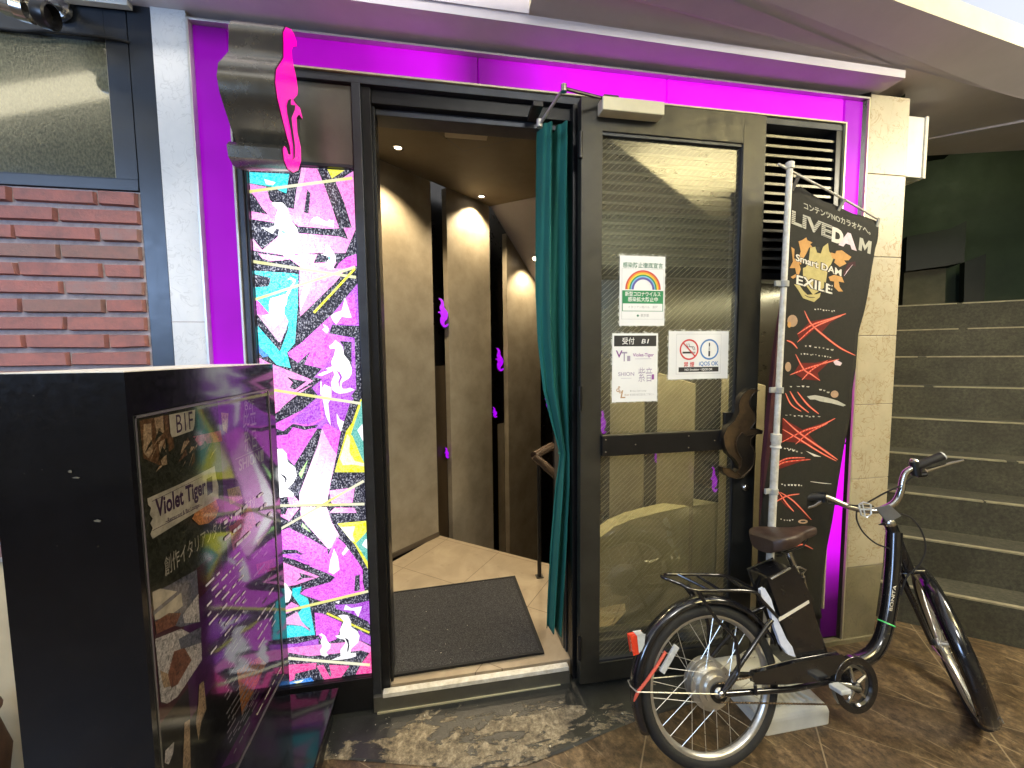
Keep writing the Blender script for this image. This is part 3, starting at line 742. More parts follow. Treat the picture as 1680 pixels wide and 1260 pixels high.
g(D_f((180, 870), (430, 850), (640, 850), (860, 860), (960, 640), (1060, 720), (1240, 960), (1300, 1060), (1300, 1260), (1000, 1260), (930, 1150), (850, 1110), (600, 1010), (690, 1000), (560, 990), (420, 930)), 'mag')
g(D_f((250, 860), (350, 880), (450, 930), (640, 990), (560, 930), (430, 850)), 'purp')
g(D_f((240, 800), (380, 800), (470, 850), (560, 850), (760, 800), (600, 840), (500, 870), (400, 830), (300, 860), (200, 850)), 'black')
g(D_f((930, 790), (980, 900), (1000, 1060), (920, 1120), (860, 1090), (880, 950)), 'white')
g(D_f((1090, 760), (1120, 800), (1050, 880), (1030, 850)), 'white')
g(D_f((160, 940), (255, 960), (740, 1150), (430, 1260), (160, 1300)), 'pink')
g(D_f((480, 1100), (690, 1160), (540, 1170), (440, 1215), (500, 1150)), 'black')
# E block
g(E_((330, 215), (380, 170), (640, 95), (700, 40), (960, 20), (1000, 190), (760, 270), (540, 290)), 'mag')
g(E_((900, 30), (945, 15), (948, 180), (890, 190)), 'black')
g(E_((250, 160), (345, 140), (325, 215), (410, 265), (430, 350), (485, 640), (100, 680), (100, 560), (240, 540), (350, 550), (430, 600), (430, 570), (350, 520), (300, 420), (350, 370), (250, 230)), 'cyan')
g(E_((100, 480), (180, 470), (300, 400), (345, 500), (440, 600), (340, 545), (190, 530), (100, 560)), 'lpink')
g(E_((100, 400), (160, 370), (240, 300), (320, 340), (240, 400), (100, 450)), 'pink')
g(E_((100, 60), (150, 80), (200, 130), (245, 200), (230, 260), (210, 300), (160, 310), (100, 300)), 'white')
g(E_((480, 410), (560, 420), (760, 510), (740, 600), (700, 690), (570, 730), (520, 640), (495, 650)), 'mag')
g(E_((1100, 280), (1100, 540), (1030, 500), (860, 420), (700, 370), (690, 330), (900, 320)), 'purp')
g(E_((800, 330), (860, 365), (970, 345), (930, 455), (890, 390), (780, 380)), 'white')
g(E_((690, 300), (740, 290), (730, 320)), 'white')
g(E_((100, 740), (300, 730), (520, 680), (520, 740), (190, 790), (100, 790)), 'purp')
g(E_((100, 790), (190, 775), (530, 740), (760, 720), (950, 700), (1100, 760), (1100, 830), (960, 800), (640, 840), (420, 860), (190, 820), (100, 820)), 'pink')
g(E_((930, 590), (1100, 650), (1100, 740), (940, 690)), 'purp')
g(E_((100, 970), (200, 950), (500, 930), (490, 990), (280, 1040), (270, 1100), (205, 1130), (100, 1150)), 'hot')
g(E_((500, 960), (570, 950), (650, 1110), (620, 1160), (580, 1160)), 'hot')
g(E_((630, 950), (840, 960), (760, 1150), (640, 1150), (655, 1050)), 'hot')
g(E_((960, 940), (1100, 800), (1100, 1100), (1052, 1090), (905, 1050)), 'hot')
g(E_((100, 1150), (200, 1130), (440, 1080), (475, 1165), (490, 1230), (100, 1260)), 'blue')
g(E_((250, 1130), (370, 1100), (340, 1130), (300, 1160)), 'pale')
# ribbed tubes of light across the picture
def rib(p, q, wd=.011, matn='rib'):
    lay[0] += 1; y = .0292 - lay[0] * .00006
    a, b = at(*p, y), at(*q, y); d = (b - a).normalized(); nrm = Vector((-d.z, 0, d.x)) * wd / 2
    P = [a - nrm, b - nrm, b + nrm, a + nrm]
    P = [Vector((min(max(k.x, GX0 + .001), GX1 - .001), y, k.z)) for k in P]
    mb.face(P, 'g_' + matn)
rib((406, 314), (578, 292)); rib((412, 429), (584, 455)); rib((414, 491), (583, 438)); rib((430, 637), (592, 662)); rib((440, 830), (598, 827)); rib((440, 879), (597, 789))
rib((455, 1006), (604, 970)); rib((460, 1079), (607, 1091), .012)
rib((582, 441), (515, 513), .008, 'yel'); rib((536, 1006), (606, 1038), .008, 'yel')
SEA = [(860, 730), (840, 760), (800, 790), (812, 815), (835, 815), (860, 810), (850, 870), (820, 940), (830, 980), (770, 1000), (800, 1015), (740, 1035), (690, 1060), (730, 1070), (790, 1045), (840, 1020), (850, 1060), (820, 1130), (830, 1200), (865, 1225), (900, 1235), (945, 1232), (990, 1220), (1040, 1200), (1000, 1180), (960, 1192), (930, 1190), (915, 1165), (925, 1130), (990, 1090), (1012, 1050), (1015, 1000), (990, 930), (940, 870), (930, 800), (905, 765), (880, 750)]
g(B_(*SEA), 'white')
g(B_((868, 1020), (900, 1030), (925, 1080), (905, 1130), (905, 1190), (885, 1130), (905, 1080)), 'purp')
g(A_((300, 420), (400, 425), (450, 480), (480, 600), (550, 690), (560, 780), (520, 900), (520, 980), (430, 980), (300, 900), (350, 800), (370, 700), (330, 690), (295, 745), (180, 680), (260, 690), (320, 660), (330, 560), (350, 500), (290, 440)), 'white')
g(A_((370, 705), (420, 715), (435, 740), (410, 745)), 'teal')
g(A_((720, 580), (760, 570), (860, 625), (880, 600), (930, 610), (930, 680), (800, 650), (690, 620)), 'white')
g(A_((850, 860), (880, 870), (920, 930), (950, 980), (945, 1040), (920, 1080), (935, 1110), (870, 1110), (840, 1060), (885, 1000), (860, 975), (800, 960), (840, 950)), 'white')
g(A_((870, 975), (895, 985), (900, 1020), (885, 1030)), 'teal')
g(E_((780, 430), (720, 440), (745, 460), (780, 500), (740, 590), (745, 640), (690, 650), (720, 672), (790, 690), (800, 720), (745, 800), (750, 860), (650, 900), (760, 895), (850, 880), (910, 860), (905, 825), (850, 830), (860, 780), (930, 720), (945, 650), (920, 600), (860, 560), (850, 490), (825, 440)), 'white')
g(E_((790, 665), (830, 690), (840, 750), (825, 830), (815, 800), (825, 740)), 'black')
g(E_((550, 622), (525, 640), (560, 660), (540, 710), (560, 760), (535, 800), (545, 850), (590, 865), (620, 850), (600, 820), (640, 780), (645, 740), (610, 700), (590, 650)), 'white')
mb.build('artwork', gp)
mb = MB()
for (x0, x1, z0, z1) in ((-.684, GX0, .064, 2.09), (GX1, -.302, .064, 2.09), (GX0, GX1, .0640, GZ0), (GX0, GX1, GZ1, 2.0899)): mb.box(x0, x1, .010, .075, z0, z1, 'black_metal')
mb.build('bezel', gp, .001)

# ------------------------------------------------------------------ projecting seahorse sign
SX = -.45; STK = .148
sea_px = zc([(400, 72), (430, 85), (445, 112), (458, 150), (458, 180), (440, 182), (432, 200), (436, 240), (441, 270), (455, 330), (465, 400), (462, 430), (440, 452), (452, 470), (475, 492), (490, 555), (470, 530), (457, 548), (462, 620), (480, 700), (481, 770), (466, 820), (440, 832), (410, 812), (391, 765), (384, 705), (392, 688), (404, 700), (415, 733), (426, 733), (420, 690), (400, 620), (375, 520), (356, 440), (345, 360), (350, 292), (372, 258), (388, 232), (388, 160), (386, 100)], 340, 20, 3.15)
sp_ = [atx(u, v, SX) for u, v in sea_px]
t = thing('projecting_sign', (SX - STK / 2, 0, 2.2), 'thick metal seahorse shaped sign box with glowing magenta face above the graffiti panel', 'sign')
cen = sum(sp_, Vector()) / len(sp_)
mb = MB(); n_ = len(sp_); a = sp_; b = [p + Vector((-STK, 0, 0)) for p in sp_]
mb.raw(a + b, [(i, (i + 1) % n_, n_ + (i + 1) % n_, n_ + i) for i in range(n_)], 'sign_metal', True)
mb.face(list(reversed(b)), 'sign_metal')
# seam lip
b2 = [p + Vector((-STK * .80, 0, 0)) for p in sp_]; 
ob = mb.build('casing', t)
mb = MB(); mb.face([p + Vector((.001, 0, 0)) for p in sp_], 'ink_black')
inn = [p + (cen - p) * 0 for p in sp_]
def inset(poly, d):
    out = []
    N = len(poly)
    area_ = sum(poly[i].y * poly[(i + 1) % N].z - poly[(i + 1) % N].y * poly[i].z for i in range(N))
    sg = 1 if area_ > 0 else -1
    for i in range(N):
        p0, p1, p2 = poly[i - 1], poly[i], poly[(i + 1) % N]
        e0 = (p1 - p0).normalized(); e1 = (p2 - p1).normalized()
        n0 = Vector((0, -e0.z, e0.y)) * sg; n1 = Vector((0, -e1.z, e1.y)) * sg
        nn = (n0 + n1); nn = nn.normalized() if nn.length > .2 else n0
        out.append(p1 + nn * d)
    return out
mb.face([p + Vector((.003, 0, 0)) for p in inset(sp_, .0016)], 'pink_face')
# dark swirl between body and tail, hook
sw = zc([(428, 445), (410, 455), (402, 480), (405, 520), (422, 600), (436, 690), (438, 750), (430, 765), (445, 750), (446, 690), (434, 600), (428, 545), (445, 505), (448, 480), (425, 478), (424, 460)], 340, 20, 3.15)
mb.face([atx(u, v, SX) + Vector((.0045, 0, 0)) for u, v in sw], 'ink_black')
mb.build('lit_face', t)
mb = MB()   # wall bracket
mb.box(SX - .10, SX - .04, -.10, .02, 2.12, 2.30, 'black_metal')
mb.build('bracket', t, .002)

# ------------------------------------------------------------------ door (folded back flat)
dr = thing('glass_door', (.56, -.03, -.04), 'dark framed wired glass door swung open flat against the shopfront', 'door')
DY0, DY1 = -.062, -.02
mb = MB()
mb.box(.565, .652, DY0, DY1, -.05, 2.385, 'door_metal'); mb.box(1.285, 1.393, DY0, DY1, -.05, 2.385, 'door_metal')
mb.box(.652, 1.285, DY0, DY1, 2.262, 2.385, 'door_metal'); mb.box(.652, 1.285, DY0, DY1, -.05, .036, 'door_metal')
mb.build('frame', dr, .003)
mb = MB()
for (x0, x1, z0, z1) in ((.652, .656, .036, 2.262), (1.281, 1.285, .036, 2.262), (.656, 1.281, 2.25, 2.262), (.656, 1.281, .036, .044)): mb.box(x0, x1, DY0 + .006, DY1, z0, z1, 'dark_metal')
mb.build('glazing_bead', dr, .001)
mb = MB(); mb.face([(.656, -.042, .044), (1.281, -.042, .044), (1.281, -.042, 2.25), (.656, -.042, 2.25)], 'wired_glass'); mb.build('pane', dr)
mb = MB(); mb.box(.652, 1.235, -.082, -.0625, .956, 1.045, 'black_metal'); ob = mb.build('push_bar', dr, .003)
for x in (.668, .80, 1.045, 1.17, 1.2):
    for z in ((.975, 1.026) if x in (.668, 1.045) else (1.0,)):
        mb = MB(); mb.lathe((x, -.082, z), (0, -1, 0), [(.004, 0), (.0035, .002), (.0, .003)], 'chrome', 8); mb.build('bolt', ob)
# seahorse handle
hp = zc([(450, 108), (400, 93), (350, 105), (310, 140), (285, 180), (272, 230), (275, 290), (235, 370), (170, 430), (140, 500), (150, 580), (180, 650), (240, 700), (268, 740), (275, 790), (240, 815), (190, 780), (130, 770), (135, 810), (180, 850), (250, 870), (310, 855), (370, 800), (405, 740), (412, 650), (400, 600), (375, 570), (385, 510), (430, 480), (472, 478), (475, 455), (430, 440), (370, 440), (400, 400), (418, 370), (415, 310), (370, 240), (365, 200), (385, 150), (410, 125)], 1160, 620, 5.25)
HY = -.105
hP = [at(u, v, HY) for u, v in hp]
mb = MB(); mb.prism(hP, (0, .028, 0), 'bronze', 'bronze_dark', True)
tl = zc([(300, 470), (265, 510), (250, 570), (265, 640), (300, 700), (290, 760), (260, 810), (300, 850), (370, 790), (402, 740), (408, 650), (395, 605), (370, 575), (378, 520), (420, 482), (340, 500)], 1160, 620, 5.25)
mb.prism([at(u, v, HY - .001) for u, v in tl], (0, -.006, 0), 'bronze_dark')
mb.box(1.22, 1.26, -.078, -.062, .99, 1.12, 'black_metal'); mb.box(1.30, 1.335, -.078, -.062, .86, .90, 'black_metal')
hd = mb.build('pull_handle', dr, .0015)
mb = MB()
rimp = [p + Vector((0, -.001, 0)) for p in hP]
mb.tube(rimp, .0022, 'bronze_dark', 6, False, True); mb.tube([at(u, v, HY - .007) for u, v in tl], .0018, 'bronze', 6, False, True)
mb.build('raised_rim', hd)
mb = MB(); c_ = at(1221, 799, -.062); mb.lathe(c_, (0, -1, 0), [(.016, 0), (.016, .004), (.013, .012), (.006, .016), (0, .017)], 'chrome', 20); mb.build('lock', dr)
cl = MB(); cl.box(.632, .888, -.118, -.063, 2.312, 2.362, 'fascia'); ob = cl.build('closer_box', dr, .004)
mb = MB(); p1, p2, p3 = Vector((.66, -.09, 2.366)), at(925, 145, -.20), at(885, 205, -.06)
mb.box(.64, .70, -.11, -.07, 2.362, 2.372, 'bronze_dark')
mb.tube([p1, p2], .006, 'bronze_dark', 8); mb.tube([p2 + Vector((0, 0, .002)), p3], .006, 'steel_trim', 8)
mb.lathe(p2 - Vector((0, 0, .012)), (0, 0, 1), [(0, 0), (.011, 0), (.011, .024), (0, .024)], 'chrome', 12)
mb.build('closer_arm', dr)
mb = MB(); mb.box(.37, .41, -.075, .03, 2.325, 2.345, 'black_metal'); mb.lathe(p3 - Vector((0, 0, .01)), (0, 0, 1), [(0, 0), (.012, 0), (.012, .03), (0, .03)], 'steel_trim', 12)
mb.build('arm_shoe', dr, .002)
for z in (.12, 1.2, 2.2):
    mb = MB(); mb.tube([(.562, -.066, z - .05), (.562, -.066, z + .05)], .009, 'black_metal', 10); mb.build('hinge', dr)

# ------------------------------------------------------------------ louvre and fixed window behind the door
lv = thing('louvre_vent', (1.24, .05, 1.745), 'horizontal metal louvre blades above the window behind the door', 'louvre')
mb = MB(); mb.box(.66, 1.815, .10, .104, 1.745, 2.392, 'dark_wall'); mb.build('backing', lv)
nl = 15
for k in range(nl):
    z = 1.765 + k * (2.385 - 1.765) / nl
    mb = MB(); mb.hexa([(.66, .018, z), (1.815, .018, z), (1.815, .075, z + .034), (.66, .075, z + .034), (.66, .016, z + .004), (1.815, .016, z + .004), (1.815, .073, z + .040), (.66, .073, z + .040)], 'grey_metal')
    mb.box(.66, 1.815, .012, .018, z - .003, z + .008, 'grey_metal')
    mb.build('blade', lv)
fw = thing('fixed_window', (1.24, .05, .03), 'fixed clear window under the louvre, looking onto the inner stairs', 'window')
mb = MB(); mb.face([(.66, .065, .03), (1.815, .065, .03), (1.815, .065, 1.715), (.66, .065, 1.715)], 'plain_glass'); mb.build('pane', fw)
mb = MB(); mb.box(.66, 1.815, .055, .075, .03, .045, 'grey_metal'); mb.box(.66, 1.815, .04, .075, .085, .10, 'grey_metal'); mb.build('sill_bead', fw, .001)

# ------------------------------------------------------------------ notices taped to the door
NY = -.0460
def plane_fn(x0, z0, y):            # lettering on a vertical sheet
    return lambda s, t: Vector((x0 + s, y, z0 + t))
def arc_band(mb, cx, cz, r0, r1, y, matn, a0=0, a1=PI, seg=28):
    vs = []; fs = []
    for k in range(seg + 1):
        a = a0 + (a1 - a0) * k / seg
        vs += [(cx + r0 * math.cos(a), y, cz + r0 * math.sin(a)), (cx + r1 * math.cos(a), y, cz + r1 * math.sin(a))]
    for k in range(seg): fs.append((2 * k, 2 * k + 1, 2 * k + 3, 2 * k + 2))
    mb.raw(vs, fs, matn)
def rect(mb, x0, x1, z0, z1, y, matn): mb.face([(x0, y, z0), (x1, y, z0), (x1, y, z1), (x0, y, z1)], matn)
def sheet(x0, x1, z0, z1): 
    mb = MB(); mb.box(x0, x1, NY, NY + .0012, z0, z1, 'paper')
    top_ = [(x0 - .006 + (x1 - x0 + .012) * k / 10, NY + .0016, z1 + .004 + .006 * math.sin(k * 1.1 + x0 * 9) ** 2) for k in range(11)]
    mb.face([(x0 - .006, NY + .0016, z0 - .004), (x1 + .006, NY + .0016, z0 - .004)] + list(reversed(top_)), 'laminate')
    return mb
Y1 = NY - .0004; Y2 = NY - .0008; Y3 = NY - .0012
# rainbow notice
x0, x1, z0, z1 = .740, .943, 1.498, 1.786
mb = sheet(x0, x1, z0, z1)
textbox(mb, '感染防止徹底宣言', plane_fn(0, 0, Y1), x0 + .012, x1 - .011, z1 - .047, .017, 'ink_dgreen', .012)
rect(mb, x0 + .009, x1 - .005, z0 + .027, z1 - .053, Y1 + .0002, 'ink_grey'); rect(mb, x0 + .010, x1 - .006, z0 + .028, z1 - .054, Y1, 'paper')
cx, cz = x0 + .104, z0 + .150
for r0, r1, cmat in ((.074, .080, 'ink_red'), (.068, .074, 'ink_orange'), (.062, .068, 'ink_yellow'), (.056, .062, 'ink_green'), (.051, .056, 'ink_lblue'), (.042, .051, 'ink_violet')):
    arc_band(mb, cx, cz, r0, r1, Y2, cmat)
rect(mb, x0 + .011, x1 - .007, z0 + .060, z0 + .146, Y2, 'ink_green'); rect(mb, x0 + .014, x1 - .010, z0 + .062, z0 + .092, Y3, 'paper')
textbox(mb, '新型コロナウイルス', plane_fn(0, 0, Y3), x0 + .023, x1 - .020, z0 + .124, .015, 'paper', .012)
textbox(mb, '感染拡大防止中', plane_fn(0, 0, Y3), x0 + .036, x1 - .032, z0 + .102, .015, 'paper', .012)
textbox(mb, 'イタリアン肉バル　茶屋', plane_fn(0, 0, Y3 - .0002), x0 + .036, x1 - .033, z0 + .073, .009, 'ink_grey', .004)
textbox(mb, '東京都', plane_fn(0, 0, Y2), x0 + .094, x0 + .132, z0 + .038, .010, 'ink_grey', .01)
mb.face([(x0 + .082, Y2, z0 + .036), (x0 + .088, Y2, z0 + .042), (x0 + .082, Y2, z0 + .048), (x0 + .076, Y2, z0 + .042)], 'ink_dgreen')
tag(mb.build('notice'), 'white laminated notice with a rainbow and green band, topmost on the glass door', 'notice', 'notices taped to the glass door')
# reception notice
x0, x1, z0, z1 = .710, .915, 1.177, 1.466
mb = sheet(x0, x1, z0, z1)
rect(mb, x0 + .007, x1 - .007, z1 - .054, z1 - .009, Y1, 'ink_black')
textbox(mb, '受付', plane_fn(0, 0, Y2), x0 + .042, x0 + .097, z1 - .043, .022, 'paper', .008)
textbox(mb, 'B1', lambda s, t: Vector((s + (t - (z1 - .043)) * .25, Y2, t)), x0 + .127, x0 + .157, z1 - .042, .019, 'paper', .01)
textbox(mb, 'V', plane_fn(0, 0, Y1), x0 + .016, x0 + .046, z1 - .100, .030, 'ink_purple', .015)
textbox(mb, 'T', plane_fn(0, 0, Y1), x0 + .040, x0 + .066, z1 - .116, .040, 'ink_lilac', .015)
rect(mb, x0 + .066, x0 + .080, z1 - .116, z1 - .094, Y1, 'ink_lilac')
textbox(mb, 'Violet-Tiger', plane_fn(0, 0, Y1), x0 + .092, x0 + .188, z1 - .097, .014, 'ink_purple', .012)
rect(mb, x0 + .102, x0 + .176, z1 - .108, z1 - .1065, Y1, 'ink_lilac')
textbox(mb, 'SHION', plane_fn(0, 0, Y1), x0 + .026, x0 + .098, z1 - .178, .016, 'ink_lilac', .012)
rect(mb, x0 + .040, x0 + .086, z1 - .189, z1 - .1878, Y1, 'ink_lilac')
textbox(mb, '紫音', plane_fn(0, 0, Y1), x0 + .116, x0 + .180, z1 - .200, .048, 'ink_lilac', -.004)
rect(mb, x0 + .179, x0 + .190, z1 - .196, z1 - .174, Y1, 'ink_purple')
textbox(mb, 'L', lambda s, t: Vector((s + (t - (z1 - .272)) * .2, Y1, t)), x0 + .034, x0 + .056, z1 - .272, .034, 'ink_gold', .012)
arc_band(mb, x0 + .026, z1 - .238, .004, .0075, Y1, 'ink_gold', 0, 2 * PI, 12); arc_band(mb, x0 + .036, z1 - .246, .003, .006, Y1, 'ink_gold', 0, 2 * PI, 12); arc_band(mb, x0 + .031, z1 - .226, .002, .005, Y1, 'ink_gold', 0, 2 * PI, 12)
textbox(mb, 'Ever', plane_fn(0, 0, Y1), x0 + .056, x0 + .078, z1 - .262, .007, 'ink_gold', .004)
textbox(mb, '◆ Glass Cloth Lounge', plane_fn(0, 0, Y1), x0 + .080, x0 + .155, z1 - .246, .006, 'ink_grey', .01)
textbox(mb, '東京都渋谷区道玄坂二丁目ビル', plane_fn(0, 0, Y1), x0 + .080, x0 + .190, z1 - .263, .0075, 'ink_grey', .0)
tag(mb.build('notice'), 'white notice with black 受付 B1 heading, lower left on the glass door', 'notice', 'notices taped to the glass door')
# smoking notice
x0, x1, z0, z1 = .966, 1.252, 1.268, 1.475
mb = sheet(x0, x1, z0, z1)
rect(mb, x0 + .036, x1 - .036, z0 + .022, z1 - .012, Y1 + .0003, 'ink_grey'); rect(mb, x0 + .037, x1 - .037, z0 + .023, z1 - .013, Y1 + .0001, 'paper')
cx, cz = x0 + .096, z0 + .128
rect(mb, cx - .031, cx + .018, cz - .017, cz - .009, Y1, 'ink_black'); rect(mb, cx + .021, cx + .024, cz - .017, cz - .009, Y1, 'ink_black'); rect(mb, cx + .026, cx + .029, cz - .017, cz - .009, Y1, 'ink_black')
for off in (0, .010):
    P = [Vector((cx - .012 + off, Y1, cz + .026)), Vector((cx - .006 + off, Y1, cz + .012)), Vector((cx + .012 + off, Y1, cz + .012)), Vector((cx + .022 + off * .6, Y1, cz - .003))]
    cv_ = catmull(P, 5, False)
    for i in range(len(cv_) - 1):
        d = (cv_[i + 1] - cv_[i]).normalized(); nn = Vector((-d.z, 0, d.x)) * .0012
        mb.face([cv_[i] - nn, cv_[i + 1] - nn, cv_[i + 1] + nn, cv_[i] + nn], 'ink_black')
arc_band(mb, cx, cz, .038, .045, Y2, 'ink_red', 0, 2 * PI, 40)
d = Vector((.70, 0, -.71)); nn = Vector((.71, 0, .70)) * .003; c0 = Vector((cx, Y3, cz)); mb.face([c0 - d * .042 - nn, c0 + d * .042 - nn, c0 + d * .042 + nn, c0 - d * .042 + nn], 'ink_red')
cx2 = x0 + .193; arc_band(mb, cx2, cz, .038, .045, Y2, 'ink_blue', 0, 2 * PI, 40)
rect(mb, cx2 - .0042, cx2 + .0042, cz - .030, cz - .006, Y1, 'ink_black'); rect(mb, cx2 - .0038, cx2 + .0038, cz - .004, cz + .010, Y1, 'ink_grey'); rect(mb, cx2 - .003, cx2 + .003, cz + .012, cz + .029, Y1, 'ink_black')
textbox(mb, '禁 煙', plane_fn(0, 0, Y1), x0 + .072, x0 + .122, z0 + .055, .017, 'ink_red', .02)
textbox(mb, 'iQOS OK', plane_fn(0, 0, Y1), x0 + .144, x0 + .238, z0 + .058, .018, 'ink_blue', .02)
rect(mb, x0 + .048, x1 - .046, z0 + .031, z0 + .052, Y1, 'ink_black')
textbox(mb, 'NO Smoking・iQOS OK', plane_fn(0, 0, Y2), x0 + .076, x1 - .076, z0 + .037, .009, 'paper', .02)
tag(mb.build('notice'), 'wide white notice with red and blue circle symbols, right half of the glass door', 'notice', 'notices taped to the glass door')

# ------------------------------------------------------------------ curtain
def curtain():
    prof = [(205, 884, 938, .045), (230, 883, 938, .045), (330, 882, 936, .045), (480, 881, 935, .045), (560, 884, 935, .045), (640, 893, 935, .045), (690, 905, 936, .045), (725, 914, 936, .045), (745, 919, 937, .045), (765, 917, 937, .045), (800, 913, 936, .045), (900, 905, 932, .045), (1000, 899, 927, .045), (1034, 898, 925, .045)]
    cols = 46; mb = MB(); vs = []; fs = []
    for i, (v, l, r, y) in enumerate(prof):
        tie = math.exp(-((v - 745) / 45) ** 2)
        for k in range(cols + 1):
            s = k / cols; u = l + (r - l) * s
            p = at(u, v, y)
            amp = .028 * (1 - .65 * tie)
            p.y += amp * math.sin(s * 4.3 * PI + .8 + .3 * math.sin(v * .008)) + amp * .45 * math.sin(s * 9.1 * PI + v * .004)
            if i == len(prof) - 1: p.z += .008 * math.sin(s * 7)
            vs.append(p)
    n = cols + 1
    # refine rows
    rows = [vs[i * n:(i + 1) * n] for i in range(len(prof))]; fine = []
    for i in range(len(rows) - 1):
        for j in range(4):
            f = j / 4; fine.append([rows[i][k].lerp(rows[i + 1][k], f) for k in range(n)])
    fine.append(rows[-1])
    vv = [p for r_ in fine for p in r_]
    for i in range(len(fine) - 1):
        for k in range(cols): fs.append((i * n + k, i * n + k + 1, (i + 1) * n + k + 1, (i + 1) * n + k))
    mb.raw(vv, fs, 'curtain_cloth', True)
    o = mb.build('curtain')
    so_ = o.modifiers.new('thick', 'SOLIDIFY'); so_.thickness = .002
    return o
cu = tag(curtain(), 'dark teal green curtain gathered and tied back at the right of the doorway', 'curtain')
mb = MB()
pth = [at(u, v, y) for u, v, y in ((917, 742, .115), (919, 746, .068), (928, 749, .062), (936, 744, .068), (937, 741, .10))]
mb.tube(catmull(pth, 4, False), .005, 'curtain_cloth', 8); mb.lathe(at(937, 744, .066), (0, -1, 0), [(.007, 0), (.006, .006), (0, .008)], 'chrome', 10)
mb.build('tieback', cu)
mb = MB(); mb.tube([at(884, 205, .075), at(938, 212, .075)], .006, 'black_metal', 8); mb.build('rod', cu)

# ------------------------------------------------------------------ interior
CZ = 2.63
mb = MB(); mb.box(-.75, .9, .15, .16, 2.392, CZ, 'dark_wall')
ceil = [(-.75, .15), (2.0, .15), (2.0, .3), (1.06, 1.21 + .2), (.466, 1.886), (-.80, .744)]
mb.face([(x, y, CZ) for x, y in ceil], 'interior_ceiling')
A0 = Vector((-.04, 1.428, 0))
ln = [A0 + DW * .65, A0 + DW * .65 + EW * 1.3]
# sloping soffit above the stairs going down
zs = lambda s: CZ - (s - .655) * .82
s1 = 2.4
p0, p1 = A0 + DW * .655, A0 + DW * s1
mb.face([Vector((p0.x, p0.y, CZ)), Vector((p0.x, p0.y, CZ)) + EW * 1.4, Vector((p1.x, p1.y, zs(s1))) + EW * 1.4, Vector((p1.x, p1.y, zs(s1)))], 'slope_ceiling')
o = mb.build('interior_ceiling'); tag(o, 'dark olive ceiling of the entrance lobby sloping down over the inner stairs', 'ceiling')
# ceiling hatch outline + vent
mb = MB()
h1 = [atz(*q, CZ - .002) for q in ((697, 200), (760, 248), (855, 226), (818, 183))]
for i in range(3):
    a, b = h1[i], h1[i + 1]; d = (b - a).normalized(); nn = Vector((-d.y, d.x, 0)) * .0025
    mb.face([a - nn, b - nn, b + nn, a + nn], 'dark_wall')
mb.build('hatch_joint', o)
t = thing('ceiling_box', (.16, .38, 2.5), 'small brown box fixed to the lobby ceiling just behind the door head', 'light box')
q = [at(731, 182, .34), at(802, 188, .34), at(800, 205, .34), at(731, 200, .34)]
mb = MB(); mb.box(q[3].x, q[1].x, .34, .46, q[2].z, q[0].z + .06, 'amber_wood'); mb.build('body', t, .003)
mb = MB(); mb.box(q[3].x - .002, q[1].x + .002, .336, .46, q[2].z - .012, q[2].z, 'fin'); mb.build('lower_edge', t, .001)

# left wall made of tall metallic fins with dark gaps
def wall_at(s, z): p = A0 + DW * s; return Vector((p.x, p.y, z))
NW = Vector((DW.y, -DW.x, 0))       # towards the room
def fin(s0, s1_, zb, zt0, zt1, label, fx=None):
    mb = MB(); b0, b1 = wall_at(s0, zb), wall_at(s1_, zb); bk = -NW * .05
    mb.hexa([b0, b1, b1 + bk, b0 + bk, wall_at(s0, zt0), wall_at(s1_, zt1), wall_at(s1_, zt1) + bk, wall_at(s0, zt0) + bk], 'fin')
    return tag(mb.build('bronze_pilaster', None, .002), label, 'wall panel', 'tall bronze wall panels inside the doorway')
fin(-.85, .0, 0, CZ, CZ, 'widest bronze wall panel, leftmost inside the doorway beside the doormat')
fin(.150, .64, -1.2, CZ, CZ, 'bronze wall panel lit from above between the two dark gaps inside the doorway')
fin(.868, 1.40, -1.8, zs(.868), zs(1.40), 'bronze wall panel under the sloping ceiling beside the green curtain')
mb = MB(); mb.box(0, 0, 0, 0, 0, 0, 'dark_wall')
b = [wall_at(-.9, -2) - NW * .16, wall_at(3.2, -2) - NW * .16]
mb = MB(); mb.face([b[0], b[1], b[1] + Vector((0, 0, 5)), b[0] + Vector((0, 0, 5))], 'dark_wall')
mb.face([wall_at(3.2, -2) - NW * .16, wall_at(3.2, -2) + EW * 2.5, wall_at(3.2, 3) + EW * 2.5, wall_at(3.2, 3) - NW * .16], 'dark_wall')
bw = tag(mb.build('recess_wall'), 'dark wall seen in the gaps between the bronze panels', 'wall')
mb = MB(); a_, b_ = wall_at(.0, -1.2) - NW * .052, wall_at(.15, -1.2) - NW * .052
mb.face([a_, b_, b_ + Vector((0, 0, 2.5)), a_ + Vector((0, 0, 2.5))], 'brown_panel')
a_, b_ = wall_at(.775, -2) - NW * .052, wall_at(.868, -2) - NW * .052
mb.face([a_, b_, b_ + Vector((0, 0, 2.75)), a_ + Vector((0, 0, 2.75))], 'fin')
mb.build('lower_panel', bw)
# skirting along the first panel
mb = MB(); b0, b1 = wall_at(-.85, 0) + NW * .001, wall_at(0, 0) + NW * .001
mb.hexa([b0, b1, b1 + NW * .006, b0 + NW * .006, b0 + Vector((0, 0, .035)), b1 + Vector((0, 0, .035)), b1 + NW * .006 + Vector((0, 0, .035)), b0 + NW * .006 + Vector((0, 0, .035))], 'fin_edge')
mb.build('skirting', bpy.data.objects['bronze_pilaster'])
